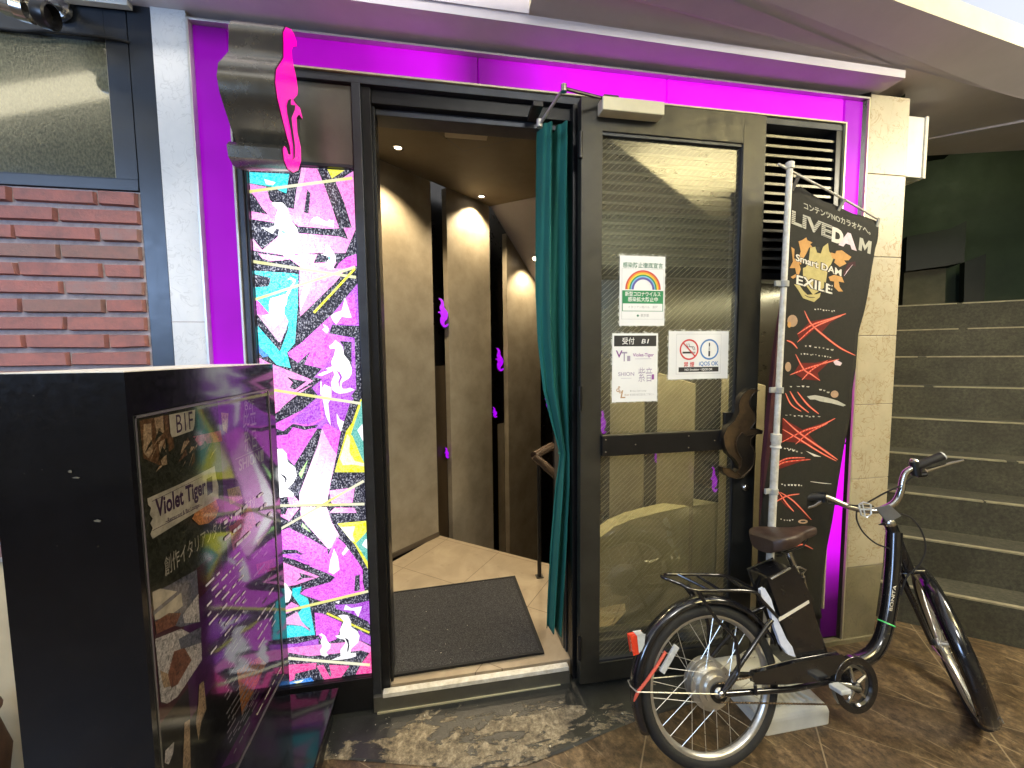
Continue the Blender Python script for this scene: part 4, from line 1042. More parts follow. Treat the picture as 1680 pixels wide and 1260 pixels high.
# right-hand wall of the stairwell, seen through the window
O5 = Vector((.655, .893, 0)); 
def wr(s, z, off=0): p = O5 + EW * s; return Vector((p.x, p.y, z)) + AW * off
lab5 = ['bronze stairwell panel behind the window, nearest the green curtain', 'bronze stairwell panel behind the window, left half of the glass door', 'bronze stairwell panel behind the window, middle of the glass door', 'bronze stairwell panel behind the window, right edge of the glass door']
for k, (s0, s1_) in enumerate(((.12, .36), (.43, .625), (.70, .895), (1.02, 1.22))):
    mb = MB(); mb.hexa([wr(s0, -1.2), wr(s1_, -1.2), wr(s1_, -1.2, .04), wr(s0, -1.2, .04), wr(s0, 1.27), wr(s1_, 1.21), wr(s1_, 1.21, .04), wr(s0, 1.27, .04)], 'fin')
    tag(mb.build('bronze_pilaster', None, .002), lab5[k], 'wall panel', 'bronze panels of the stairwell behind the window')
mb = MB(); mb.face([wr(.02, -1.3, .1), wr(1.6, -1.3, .1), wr(1.6, 2.63, .1), wr(.02, 2.63, .1)], 'dark_wall')
mb.face([(1.86, .12, -1), (1.86, 1.4, -1), (1.86, 1.4, 2.63), (1.86, .12, 2.63)], 'dark_wall')
tag(mb.build('stairwell_wall'), 'dark wall behind the panels seen through the window', 'wall')
# curved cream parapet
mb = MB(); top = []; 
for u, v in ((960, 905), (985, 885), (1010, 868), (1040, 856), (1080, 845), (1130, 833), (1190, 824), (1240, 820), (1330, 818), (1420, 816)):
    top.append(at(u, v, .34))
for i in range(len(top)): top[i].y = .34 + .03 * math.sin(i * .5)
for i in range(len(top) - 1):
    a, b = top[i], top[i + 1]; lo = Vector((0, 0, -1)); 
    mb.face([Vector((a.x, a.y, -.3)), Vector((b.x, b.y, -.3)), b, a], 'cream_parapet', True)
    mb.face([a, b, b + Vector((0, .08, .01)), a + Vector((0, .08, .01))], 'cream_parapet', True)
tag(mb.build('stair_parapet'), 'low curved cream parapet of the inner stairs behind the window', 'parapet')

# glowing seahorse sconces
def sea_shape(n=1):
    P = [((x - 870) / 500.0, -(y - 985) / 500.0) for x, y in SEA]; return P
SP = [(-(x - 300) / 760.0, -(y - 480) / 760.0) for x, y in [(450, 108), (400, 93), (350, 105), (310, 140), (285, 180), (272, 230), (275, 290), (235, 370), (170, 430), (140, 500), (150, 580), (180, 650), (240, 700), (268, 740), (275, 790), (240, 815), (190, 780), (130, 770), (135, 810), (180, 850), (250, 870), (310, 855), (370, 800), (405, 740), (412, 650), (400, 600), (375, 570), (385, 510), (430, 480), (472, 478), (475, 455), (430, 440), (370, 440), (400, 400), (418, 370), (415, 310), (370, 240), (365, 200), (385, 150), (410, 125)]]
def sconce(c, h, ux, label, flip=1, group='small glowing violet seahorse lights on the inner walls', squash=.55):
    ux = Vector(ux).normalized(); nrm = ux.cross(Vector((0, 0, 1)))
    if nrm.dot(CAM - c) < 0: nrm = -nrm
    t = thing('seahorse_light', c, label, 'wall light', group)
    P = [c + ux * (x * h * flip * squash) + Vector((0, 0, z * h)) + nrm * .012 for x, z in SP]
    mb = MB(); mb.prism(P, nrm * .02, 'sconce_glow'); mb.build('glow', t)
    P2 = [c + (p - c) * 1.09 - nrm * .014 for p in P]
    mb = MB(); mb.prism(P2, nrm * .010, 'purple_edge'); mb.build('backplate', t)
nwall = NW.copy()
def on_wall(u, v, off=.155): return atplane(u, v, A0 - NW * off, NW)
sconce(on_wall(727, 514, .03), .21, (1, .05, 0), 'large glowing violet seahorse light in the first dark gap of the wall panels', squash=.78)
sconce(on_wall(819, 590, .03), .20, (1, .05, 0), 'large glowing violet seahorse light in the second dark gap of the wall panels', squash=.78)
sconce(on_wall(811, 676, .03), .09, (1, .05, 0), 'small dim violet seahorse reflection light lower in the second dark gap', squash=1)
sconce(on_wall(733, 742, .03), .08, (1, .05, 0), 'small dim violet seahorse light low in the first dark gap', squash=.9)
sconce(on_wall(900, 655, .03), .20, (1, .05, 0), 'violet seahorse light half hidden by the green curtain', squash=1)
NR = AW
def on_r(u, v): return atplane(u, v, O5 + AW * .09, NR)
sconce(on_r(991, 692), .14, EW, 'violet seahorse light seen through the glass door beside its left stile')
sconce(on_r(1078, 742), .115, EW, 'violet seahorse light seen through the glass door behind the push bar')
sconce(on_r(1172, 785), .135, EW, 'violet seahorse light seen through the glass door under the handle')

# downlights
def downlight(p, label, nrm=Vector((0, 0, -1)), power=9, tgt=None):
    t = thing('downlight', p, label, 'downlight', 'recessed downlights of the lobby')
    mb = MB(); mb.lathe(p, nrm, [(.020, .0), (.034, .0), (.034, .004), (.030, .006), (.022, .004), (.020, .0)], 'chrome', 20); mb.build('ring', t)
    mb = MB(); mb.lathe(p + nrm * .0005, nrm, [(.0, .004), (.012, .003), (.021, .001)], 'lamp_glow', 20); mb.build('lamp', t)
    spot('downlight_lamp', p + nrm * .02, tgt or (p + nrm), power, (1, .80, .52), 118, .6, .02)
d1 = atz(653, 242, CZ - .002); downlight(d1, 'warm recessed downlight nearest the doorway above the widest panel', power=44)
d2 = atz(790, 322, CZ - .002); downlight(d2, 'warm recessed downlight deeper inside above the middle panel', power=44)
sn = Vector((p1.x - p0.x, p1.y - p0.y, zs(s1) - CZ)).normalized(); SNRM = sn.cross(EW)
if SNRM.z > 0: SNRM = -SNRM
d3 = atplane(878, 424, Vector((p0.x, p0.y, CZ)), SNRM); downlight(d3 + SNRM * .002, 'warm downlight in the sloping ceiling at the curtain edge', SNRM, 26, d3 + Vector((0, 0, -1)))
spot('stairwell_fill_spot', (1.15, .40, 1.9), (1.15, .42, 0), 12, (1, .78, .45), 120, .6, .03)  # added unseen spot to brighten the space behind the window
area('stairwell_fill_strip', (1.24, .09, 1.69), (1.24, .62, .1), .9, .03, 7, (1, .90, .66))  # added unseen strip below the louvre, lights parapet and panels

# handrail
t = thing('handrail', atz(885, 946, 0), 'short dark wooden handrail on black posts beside the green curtain', 'handrail')
pb = atz(885, 946, 0)
ht = at(884, 745, pb.y)
mb = MB(); mb.tube([pb, Vector((pb.x, pb.y, ht.z - .02))], .013, 'black_metal', 8); mb.lathe(pb, (0, 0, 1), [(0, 0), (.032, 0), (.032, .005), (0, .005)], 'grey_metal', 4); mb.build('post', t)
pb2 = pb + Vector((.12, -.10, 0)); mb = MB(); mb.tube([Vector((pb2.x, pb2.y, -.1)), Vector((pb2.x, pb2.y, ht.z - .10))], .013, 'black_metal', 8); mb.build('post', t)
A1 = at(876, 748, pb.y); B1 = at(905, 732, pb.y + .12); C1 = at(935, 800, pb.y - .02); D1 = at(935, 750, pb.y + .2)
mb = MB(); mb.tube([C1, A1 + (C1 - A1) * .04, A1], .026, 'rail_wood', 12); mb.tube([A1, B1], .026, 'rail_wood', 12); mb.tube([B1, D1], .024, 'rail_wood', 12); mb.build('rail', t)

# ------------------------------------------------------------------ stone pillars
mb = MB(); mb.box(-.940, -.833, -.002, .3, -.12, 2.57, 'pale_stone')
for z in (1.51, .60): mb.box(-.9405, -.8325, -.0028, .0, z, z + .003, 'mortar')
tag(mb.build('stone_pillar', None, .003), 'narrow pale grey stone pillar left of the purple light frame', 'pillar')
rp = thing('stone_pillar', (2.09, 0, -.1), 'cream veined stone pillar between the purple frame and the outer stairs', 'pillar')
RX0, RX1 = 1.985, 2.205
zj = [.298, .75, 1.12, 1.455, 1.83, 2.21, 2.565]
for a, b in zip(zj[:-1], zj[1:]):
    mb = MB(); mb.box(RX0, RX1, -.004, .30, a + .0012, b - .0012, 'cream_stone'); mb.build('stone_block', rp, .002)
mb = MB(); mb.hexa([(RX0, -.004, -.12), (2.165, -.004, -.12), (2.165, .3, -.12), (RX0, .3, -.12), (RX0, -.004, .296), (RX1, -.004, .296), (RX1, .3, .296), (RX0, .3, .296)], 'plinth_stone'); mb.build('plinth', rp, .002)
mb = MB(); mb.box(RX0, RX1 - .002, .0, .3, .29, 2.56, 'mortar'); mb.build('joint', rp)
mb = MB(); mb.box(1.978, 1.986, .0, .1, -.1, 2.56, 'brown_panel'); mb.build('edge_strip', rp)
# low stone kerb strip at the foot of the pillar
mb = MB(); mb.hexa([(1.86, -.012, -.105), (2.25, -.012, -.105), (2.25, .02, -.105), (1.86, .02, -.105), (1.86, -.012, -.076), (2.25, -.012, -.076), (2.25, .02, -.076), (1.86, .02, -.076)], 'plinth_stone')
tag(mb.build('kerb_strip', None, .002), None, None, None, 'structure')

# ------------------------------------------------------------------ canopy and soffits over the entrance
cn = thing('canopy', (.5, -.1, 2.57), 'painted concrete canopy and soffit over the shopfront, tinted mauve by the frame', 'canopy')
mb = MB()
sl = atz(250, 30, 2.57); sl2 = atz(190, 5, 2.57); dsl = (sl2 - sl).normalized()
lft = sl + dsl * ((-.14 - sl.y) / dsl.y) if abs(dsl.y) > 1e-4 else sl2
lo = [(2.03, .3, 2.57), (2.03, -.110, 2.57), (.343, -.132, 2.57), (lft.x, -.14, 2.57), (sl.x, sl.y, 2.57), (-.935, .3, 2.57)]
mb.prism([Vector(p) for p in lo], (0, 0, .032), 'soffit'); mb.build('lower_soffit', cn)
mb = MB(); mb.hexa([(lft.x - .02, -.145, 2.603), (.343, -.137, 2.603), (.343, .3, 2.603), (lft.x - .02, .3, 2.603), (lft.x - .02, -.145, 3.1), (.343, -.137, 3.1), (.343, .3, 3.1), (lft.x - .02, .3, 3.1)], 'soffit'); mb.build('fascia_beam', cn)
# ceiling between the strip and the crease, then the outer slab
k0, k1, k2 = atz(1035, 0, 2.615), atz(1482, 119, 2.615), atz(1680, 168, 2.615)
kd = (k1 - k0).normalized(); kl = k0 - kd * 1.6; kd2 = (k2 - k1).normalized(); kr = k2 + kd2 * 1.5
mb = MB()
mb.face([(.343, -.1, 2.615), (2.03, -.1, 2.612), tuple(k1), tuple(k0), (kl.x, kl.y, 2.615), (.343, kl.y, 2.63)], 'ceiling_paint'); mb.build('inner_ceiling', cn)
f0, f1 = atz(1465, 0, 2.66), atz(1680, 78, 2.66); fd = (f1 - f0).normalized(); fl = f0 - fd * 3.2; frr = f1 + fd * 2.2
mb = MB()
mb.face([tuple(kl), tuple(k0), tuple(k1), tuple(k2), tuple(kr), tuple(frr), tuple(f1), tuple(f0), tuple(fl)], 'ceiling_paint'); mb.build('outer_ceiling', cn)
mb = MB(); hh = Vector((0, 0, .085)); bk = Vector((.01, .25, 0))
mb.hexa([fl, frr, frr + bk, fl + bk, fl + hh, frr + hh, frr + bk + hh, fl + bk + hh], 'fascia'); mb.build('fascia', cn)
# ceiling over the outer stairs, up to the header of the stairwell
h0, h1_ = atz(1500, 233, 2.6), atz(1680, 200, 2.6); hd_ = (h1_ - h0).normalized()
mb = MB(); h2 = h1_ + hd_ * 2.5; hA = h0 - hd_ * .55
mb.face([(2.03, -.11, 2.613), (2.03, .3, 2.606), (hA.x, hA.y, 2.6), tuple(h1_), tuple(h2), tuple(kr), tuple(k2), tuple(k1)], 'ceiling_paint'); mb.build('stair_ceiling', cn)
mb = MB(); mb.hexa([hA, h2, h2 + AW * .15, hA + AW * .15, hA + Vector((0, 0, .14)), h2 + Vector((0, 0, .14)), h2 + AW * .15 + Vector((0, 0, .14)), hA + AW * .15 + Vector((0, 0, .14))], 'ceiling_paint'); mb.build('header', cn)
mb = MB(); mb.box(-6, 2.2, .30, .4, 2.56, 6.5, 'opposite_wall'); tag(mb.build('upper_wall'), 'wall of the building above the canopy', 'wall')
mb = MB(); mb.face([(-3.2, .3, 3.1), (-3.2, -.1, 3.1), (.34, -.1, 3.1), (.34, .3, 3.1)], 'soffit'); mb.build('top', cn)

# ------------------------------------------------------------------ outer stairs on the right
st = thing('outer_stairs', (2.6, .3, -.1), 'dark stone staircase with pale nosings rising right of the cream pillar', 'staircase')
RS, TR, ST = .205, .20, 1.56
EO = EW
def sp3(s, e, z): p = AW * s + EO * e; return Vector((p.x, p.y, z))
for k in range(1, 10):
    s = ST + TR * (k - 1); z = -.1 + RS * k
    mb = MB(); e0 = 1.0; e1_ = 4.6; dpt = TR if k < 9 else 1.2
    mb.hexa([sp3(s, e0, z - RS), sp3(s, e1_, z - RS), sp3(s + dpt, e1_, z - RS), sp3(s + dpt, e0, z - RS), sp3(s, e0, z), sp3(s, e1_, z), sp3(s + dpt, e1_, z), sp3(s + dpt, e0, z)], 'step_stone')
    o = mb.build('step', st)
    mb = MB(); e = e0
    while e < e1_:
        ln_ = random.uniform(.35, .9); gap = random.choice((0, .012, .03, .05))
        mb.hexa([sp3(s - .004, e, z - .006), sp3(s - .004, min(e + ln_, e1_), z - .006), sp3(s + .02, min(e + ln_, e1_), z - .006), sp3(s + .02, e, z - .006), sp3(s - .004, e, z + .003), sp3(s - .004, min(e + ln_, e1_), z + .003), sp3(s + .02, min(e + ln_, e1_), z + .003), sp3(s + .02, e, z + .003)], 'step_nose')
        e += ln_ + gap
    mb.build('nosing', o)
# stairwell walls
mb = MB(); sB = ST + TR * 8 + 1.2
mb.face([sp3(sB, -1, -1), sp3(sB, 6, -1), sp3(sB, 6, 3.45), sp3(sB, -1, 3.45)], 'green_wall')
tag(mb.build('stairwell_back_wall'), 'dark green wall at the head of the outer stairs', 'wall')
mb = MB(); mb.face([(2.205, .02, -.12), tuple(sp3(sB, 1.6, -.12)), tuple(sp3(sB, 1.6, 3.45)), (2.205, .02, 2.6)], 'green_wall')
tag(mb.build('stairwell_side_wall'), 'dark side wall of the outer stairs behind the cream pillar', 'wall')
mb = MB(); mb.face([sp3(1.2, 4.6, -.2), sp3(sB, 4.6, -.2), sp3(sB, 4.6, 3.45), sp3(2.8, 4.6, 3.45), sp3(2.1, 4.6, 2.7), sp3(1.2, 4.6, 2.6)], 'green_wall'); mb.face([sp3(2.8, -.5, 3.44), sp3(2.8, 4.6, 3.44), sp3(sB, 4.6, 3.44), sp3(sB, -.5, 3.44)], 'green_wall'); mb.face([sp3(2.10, -.5, 2.73), sp3(2.10, 4.6, 2.73), sp3(2.8, 4.6, 3.44), sp3(2.8, -.5, 3.44)], 'green_wall')
tag(mb.build('stairwell_far_wall'), 'dark wall and high ceiling enclosing the outer stairs on the right', 'wall')
area('outer_stairs_fill', sp3(3.0, 3.3, 3.35), sp3(3.4, 2.8, 1.8), .5, .5, 5, (.9, 1, .6))  # added fill that lifts the otherwise black outer stairs
def block(px, s, th, matn, name, label, cat):
    P = [atplane(u, v, AW * s, AW) for u, v in px]; mb = MB(); mb.prism(P, AW * th, matn); return tag(mb.build(name), label, cat)
block([(1488, 388), (1560, 375), (1586, 362), (1582, 430), (1553, 436), (1486, 445)], sB - .5, .3, 'dark_block', 'dark_duct', 'dark boxed duct hanging against the green wall above the top step', 'duct')
block([(1484, 446), (1552, 440), (1550, 508), (1480, 508)], sB - .45, .3, 'card', 'board_box', 'dull brown box standing on the landing at the top of the outer stairs', 'box')
block([(1583, 430), (1618, 416), (1614, 508), (1581, 508)], sB - .2, .1, 'dark_block', 'dark_doorway', 'dark narrow doorway in the green wall at the head of the stairs', 'door')
block([(1524, 229), (1600, 214), (1567, 245), (1520, 252)], sB - .6, .2, 'dark_block', 'beam_end', 'dark angular beam end under the stairwell header', 'beam')
t = thing('wall_lamp_box', (2.40, .1, 2.27), 'white rectangular sign box on the wall just right of the cream pillar top', 'sign box')
q = [at(1484, 200, .10), at(1522, 193, .10), at(1517, 287, .10), at(1487, 290, .10)]
mb = MB(); mb.box(q[0].x - .04, q[1].x - .004, .10, .22, q[3].z, q[1].z, 'white_plastic'); mb.build('body', t, .004)
mb = MB(); mb.box(q[1].x - .016, q[1].x + .002, .094, .225, q[3].z - .004, q[1].z + .003, 'card_cream'); mb.build('edge_frame', t, .002)

# ------------------------------------------------------------------ neighbouring shop on the left
ns = thing('neighbour_shopfront', (-1.5, 0, -.1), 'blue black panelled shopfront with a rolled glass window above the brick wall', 'shopfront')
NX = -.943
mb = MB()
for (x0, x1, z0, z1) in ((-1.014, NX, -.12, 3.2), (-3.2, -1.018, 1.962, 2.0), (-1.083, -1.018, 2.0, 3.2), (-3.2, -1.083, 2.452, 3.2)): mb.box(x0, x1, .004, .10, z0, z1, 'neigh_panel')
mb.build('panel', ns, .0015)
mb = MB(); mb.box(-3.2, -1.083, .020, .03, 2.0, 2.452, 'rolled_glass'); mb.build('window_pane', ns)
mb = MB(); mb.box(-1.0885, -1.083, .012, .03, 2.0, 2.452, 'cream_parapet'); mb.build('window_bead', ns)
mb = MB(); mb.box(-3.2, -1.015, .10, .2, -.12, 3.2, 'dark_wall'); mb.build('backing', ns)
bwl = thing('brick_wall', (-1.6, 0, .7), 'red and brown thin brick wall under the dark window at the left', 'brick wall')
mb = MB(); mb.box(-3.2, -1.018, .012, .10, .70, 1.960, 'mortar'); mb.build('mortar_bed', bwl)
bs = {k: MB() for k in ('brick_red', 'brick_brown', 'brick_grey')}
H = .0610; z = 1.955; row = 0
while z > .72:
    x = -1.024 - (0 if row % 2 else 0)
    first = .245 if row % 2 else .125
    ln_ = first
    while x > -3.1:
        x0, x1 = x - ln_ + .012, x; z1_, z0_ = z, z - H + .0155
        jit = lambda: random.uniform(-.0022, .0022)
        k = random.choices(('brick_red', 'brick_brown', 'brick_grey'), (5, 2, 3))[0]
        yf = random.uniform(-.007, -.002)
        a = [(x0 + jit(), .012, z0_ + jit()), (x1 + jit(), .012, z0_ + jit()), (x1 + jit(), .012, z1_ + jit()), (x0 + jit(), .012, z1_ + jit())]
        c4_ = [Vector(p) for p in a]; cc = sum(c4_, Vector()) / 4
        f = [Vector((p.x + (cc.x - p.x) / abs(cc.x - p.x) * .003, yf + jit() * .5, p.z + (cc.z - p.z) / abs(cc.z - p.z) * .003)) for p in c4_]
        bs[k].raw(c4_ + f, [(4, 5, 6, 7), (0, 1, 5, 4), (1, 2, 6, 5), (2, 3, 7, 6), (3, 0, 4, 7)], k)
        x -= ln_; ln_ = .245
    z -= H; row += 1
mbb = MB()
for k, b_ in bs.items(): mbb.raw(b_.v, b_.f, k)
mbb.build('bricks', bwl)
mb = MB(); mb.box(-3.2, -1.018, .006, .1, -.12, .685, 'beige_plaster'); mb.box(-3.2, -1.018, -.01, .1, .685, .70, 'steel_trim')
tag(mb.build('plaster_base'), 'beige plaster wall base under the bricks at the far left edge', 'wall')
# brown pot left of the sign box
pc = Vector((-1.52, -.22, GZ)); t = thing('plant_pot', pc, 'brown clay pot on the pavement at the left edge behind the black sign box', 'pot')
mb = MB(); mb.lathe(pc, (0, 0, 1), [(0, 0), (.08, 0), (.12, .10), (.135, .22), (.115, .32), (.10, .36), (.115, .38), (.10, .38), (.085, .33), (0, .31)], 'brown_pot', 28); mb.build('body', t)
mb = MB(); mb.lathe(pc + Vector((0, 0, .365)), (0, 0, 1), [(.118, 0), (.124, .008), (.118, .018)], 'brown_pot', 28); mb.build('rim', t)

# spotlight at the top left and the tube fitting
t = thing('spotlight', at(60, 8, -.05), 'silver and black swivel spotlight above the rolled glass window, top left', 'spotlight')
c_ = at(38, 14, -.16); dirn = (at(75, 22, -.16) - at(15, 5, -.16)).normalized()
mb = MB(); mb.lathe(c_ - dirn * .055, dirn, [(0, 0), (.026, 0), (.030, .01), (.030, .07), (.033, .075), (.033, .045), (0, .045)], 'chrome', 24); mb.build('lamp_head', t)
mb = MB(); mb.lathe(c_ + dirn * .041, dirn, [(.034, 0), (.036, .004), (.036, .03), (.030, .034), (.028, .01), (0, .008)], 'black_metal', 24); mb.build('lamp_hood', t)
mb = MB(); j = at(78, 6, -.12); mb.tube([c_ + dirn * .02 + Vector((0, .02, .01)), j, at(98, 14, -.03)], .011, 'chrome', 10); mb.build('swivel_arm', t)
c2_ = at(100, 17, -.004); mb = MB(); mb.lathe(c2_, (0, -1, 0), [(0, 0), (.034, 0), (.036, .006), (.033, .016), (.018, .020), (0, .020)], 'chrome', 24); mb.build('wall_rose', t)
mb = MB(); cpath = catmull([at(-30, 42, -.004), at(30, 50, -.006), at(75, 50, -.006), at(140, 57, -.006), at(190, 64, -.005), at(213, 70, .003)], 5, False)
mb.tube(cpath, .0045, 'black_rubber', 7); tag(mb.build('cable'), 'black cable running along the top of the rolled glass window', 'cable')
t = thing('tube_fitting', at(150, -6, -.1), 'white tube light fitting edge at the top left under the canopy', 'light fitting')
a_, b_ = at(100, -4, -.03), at(209, 8, -.03)
mb = MB(); mb.hexa([a_, b_, b_ + Vector((0, .025, 0)), a_ + Vector((0, .025, 0)), a_ + Vector((0, 0, .02)), b_ + Vector((0, 0, .02)), b_ + Vector((0, .025, .02)), a_ + Vector((0, .025, .02))], 'white_plastic'); mb.build('body', t, .002)

# ------------------------------------------------------------------ black poster box on the pavement, left foreground
bxs = thing('sign_box', (-.71, -.4, GZ), 'tall glossy black poster box standing on the pavement, left foreground', 'sign box')
BX0, BX1, BY0, BY1, BZ1 = -.825, -.600, -.757, -.045, 1.357
mb = MB(); mb.box(BX0, BX1 - .012, BY0, BY1, -.06, BZ1, 'black_gloss')
mb.box(BX1 - .012, BX1, BY0, BY1, 1.272, BZ1, 'black_gloss'); mb.box(BX1 - .012, BX1, BY0, BY0 + .014, -.06, 1.272, 'black_gloss'); mb.box(BX1 - .012, BX1, BY1 - .045, BY1, -.06, 1.272, 'black_gloss'); mb.box(BX1 - .012, BX1, BY0 + .014, BY1 - .045, -.06, .20, 'black_gloss')
for k in range(8):       # scuffs of bare paint on the black side
    u = random.uniform(8, 195); v = random.choice((640, 775, 782, 850, 900)) + random.uniform(-10, 10); big = .9 if k < 3 else .3
    wl, hl = random.uniform(6, 16) * big, random.uniform(1, 3) * big
    mb.face([at(a, b, BY0 - .0018) for a, b in [(u, v), (u + wl * .5, v - hl), (u + wl, v - hl * .3), (u + wl * .8, v + hl), (u + wl * .2, v + hl * .7)]], 'card')
mb.build('casing', bxs)
mb = MB(); mb.box(BX0 + .002, BX1 - .002, BY0 + .002, BY1 - .002, BZ1 + .0002, BZ1 + .0022, 'card_cream'); mb.build('lit_top', bxs)  # pale colour stands in for light on the black box's top
mb = MB()
ya, yb, za, zb = BY0 + .016, BY1 - .048, .203, 1.270
for (a, b, c, d) in ((ya, yb, zb - .006, zb), (ya, yb, za, za + .006), (ya, ya + .006, za, zb), (yb - .006, yb, za, zb)): mb.box(BX1 - .008, BX1 + .001, a, b, c, d, 'grey_metal')
mb.build('poster_frame', bxs, .0008)
mb = MB(); PXX = BX1 - .0095; lay[0] = 0
P1 = lambda *p: zc(p, 220, 640, 3.936)
P2 = lambda *p: zc(p, 220, 900, 3.5)
def pg(px, matn):
    lay[0] += 1; x = PXX + lay[0] * .00004
    P = [atx(u, v, x) for u, v in px]; P = [Vector((x, min(max(p.y, ya + .006), yb - .006), min(max(p.z, za + .006), zb - .006))) for p in P]
    mb.face(P, matn)
def YZ(y0, y1, z0, z1, matn):
    lay[0] += 1; x = PXX + lay[0] * .00004; mb.face([(x, y0, z0), (x, y1, z0), (x, y1, z1), (x, y0, z1)], matn)
YZ(ya, yb, za, zb, 'p_black')
YZ(ya, ya + .33, .86, zb, 'p_green'); YZ(ya + .33, yb, .80, zb, 'p_purple'); YZ(ya + .42, yb, .26, .80, 'p_plum'); YZ(ya, ya + .30, .78, .86, 'p_wine')
YZ(ya + .02, ya + .30, .60, .84, 'p_wine'); YZ(ya + .12, ya + .42, .52, .78, 'p_plum')
pg(P1((35, 200), (60, 190), (130, 180), (175, 490), (60, 440)), 'p_brown')
pg(P1((60, 220), (110, 215), (120, 400), (90, 440), (60, 400)), 'p_tan')
pg(P1((130, 180), (185, 165), (215, 480), (180, 490)), 'p_tan')
pg(P1((185, 165), (235, 160), (260, 370), (225, 400)), 'p_brown')
pg(P1((410, 130), (450, 120), (460, 250), (430, 270)), 'p_wine'); pg(P1((560, 145), (610, 150), (600, 280), (575, 260)), 'p_tan')
pg(P1((380, 300), (470, 280), (560, 260), (570, 330), (500, 340), (420, 360)), 'p_pink')
for q in range(34):
    a = random.uniform(60, 500); b = random.uniform(330, 560); pg(P1((a, b), (a + random.uniform(20, 60), b - random.uniform(30, 110)), (a + random.uniform(22, 66), b - random.uniform(28, 105))), random.choice(('p_tan', 'p_green', 'p_green', 'p_brown')))
pg(P1((375, 830), (400, 780), (450, 740), (530, 710), (548, 760), (530, 820), (480, 860), (420, 872)), 'p_orange')
pg(P1((85, 700), (310, 600), (520, 490), (530, 560), (545, 620), (545, 700), (120, 960), (105, 930), (120, 890), (105, 860), (120, 830), (100, 800), (110, 760), (90, 740)), 'p_cream')
def pbox(string, y0, y1, z, h, matn, bold=.01, slope=0.0):
    lay[0] += 1; x = PXX + lay[0] * .00004
    textbox(mb, string, lambda s, t: Vector((x, s, t + (s - y0) * slope)), y0, y1, z, h, matn, bold)
L0 = atx(*P1((140, 820))[0], PXX); L1 = atx(*P1((462, 660))[0], PXX)
pbox('Violet Tiger', L0.y, L1.y, L0.z, .040, 'p_ink', .03, (L1.z - L0.z) / (L1.y - L0.y))
L0b = atx(*P1((195, 830))[0], PXX); L1b = atx(*P1((420, 720))[0], PXX)
pbox('~Restaurant & Bar Lounge~', L0b.y, L1b.y, L0b.z - .012, .011, 'p_ink', .015, (L1b.z - L0b.z) / (L1b.y - L0b.y))
pg(P1((115, 718), (440, 558), (440, 560), (115, 722)), 'p_ink'); pg(P1((120, 905), (440, 740), (440, 743), (120, 909)), 'p_ink')
pg(P1((468, 575), (505, 555), (508, 660), (474, 682)), 'p_ink')
pg(P1((225, 160), (395, 125), (390, 230), (380, 260), (270, 300), (245, 305), (235, 280)), 'p_cream')
a0, a1 = atx(*P1((262, 258))[0], PXX), atx(*P1((370, 228))[0], PXX)
pbox('B1F', a0.y, a1.y, a0.z - .008, .045, 'p_ink', .0, (a1.z - a0.z) / (a1.y - a0.y))
a0, a1 = atx(*P1((708, 132))[0], PXX), atx(*P1((768, 118))[0], PXX)
pbox('B2F', a0.y, a1.y, a0.z, .030, 'p_text', .0, (a1.z - a0.z) / (a1.y - a0.y))
a0, a1 = atx(*P1((705, 385))[0], PXX), atx(*P1((790, 350))[0], PXX)
pbox('紫音', a0.y, a1.y, a0.z, .105, 'p_text', -.01, (a1.z - a0.z) / (a1.y - a0.y))
a0, a1 = atx(*P1((672, 522))[0], PXX), atx(*P1((805, 458))[0], PXX)
pbox('SHION', a0.y, a1.y, a0.z, .034, 'p_text', .02, (a1.z - a0.z) / (a1.y - a0.y))
pg(P1((815, 390), (835, 380), (838, 455), (818, 465)), 'p_text'); pg(P1((655, 445), (840, 360), (840, 364), (655, 449)), 'p_text')
a0, a1 = atx(*P1((190, 1200))[0], PXX), atx(*P1((780, 745))[0], PXX)
pbox('創作イタリアンダイニング&カラオケ', a0.y, a1.y, a0.z, .034, 'p_cream', .0, (a1.z - a0.z) / (a1.y - a0.y))
# food photos
pg(P2((105, 260), (200, 210), (360, 120), (380, 420), (270, 450), (120, 420)), 'p_steel')
pg(P2((105, 250), (150, 230), (270, 250), (280, 330), (200, 390), (120, 410)), 'p_cream'); pg(P2((120, 420), (200, 370), (270, 370), (240, 440), (130, 490)), 'p_food')
pg(P2((110, 360), (340, 170), (345, 190), (112, 385)), 'p_steel')
pg(P2((280, 380), (370, 260), (375, 420), (290, 430)), 'p_plate')
pg(P2((120, 520), (270, 460), (385, 520), (390, 640), (250, 850), (190, 890), (155, 880), (135, 650)), 'p_plate')
pg(P2((255, 520), (385, 450), (385, 540), (270, 580)), 'p_steel')
pg(P2((230, 590), (290, 570), (330, 640), (250, 780), (215, 800), (190, 740)), 'p_food'); pg(P2((150, 700), (195, 720), (210, 790), (170, 800)), 'p_tan')
pg(P2((375, 780), (400, 760), (415, 920), (385, 1000), (370, 1100), (355, 1000), (370, 880)), 'p_tan'); pg(P2((290, 1000), (320, 980), (325, 1260), (280, 1260)), 'p_tan')
pg(P2((175, 1230), (180, 1160), (230, 1110), (225, 1170), (200, 1240)), 'p_plate')
pg(P2((590, 700), (720, 620), (760, 660), (620, 960)), 'p_orange'); pg(P2((700, 90), (830, 30), (830, 100), (710, 150)), 'p_pink'); pg(P1((610, 880), (640, 870), (750, 740), (790, 860), (640, 1040)), 'p_pink')
pg(P1((790, 970), (870, 910), (800, 1010)), 'p_cream'); pg(P1((600, 640), (680, 620), (700, 700), (620, 740)), 'p_tan')
pg(P2((500, 1260), (640, 1000), (850, 690), (850, 780), (600, 1260)), 'p_magenta')
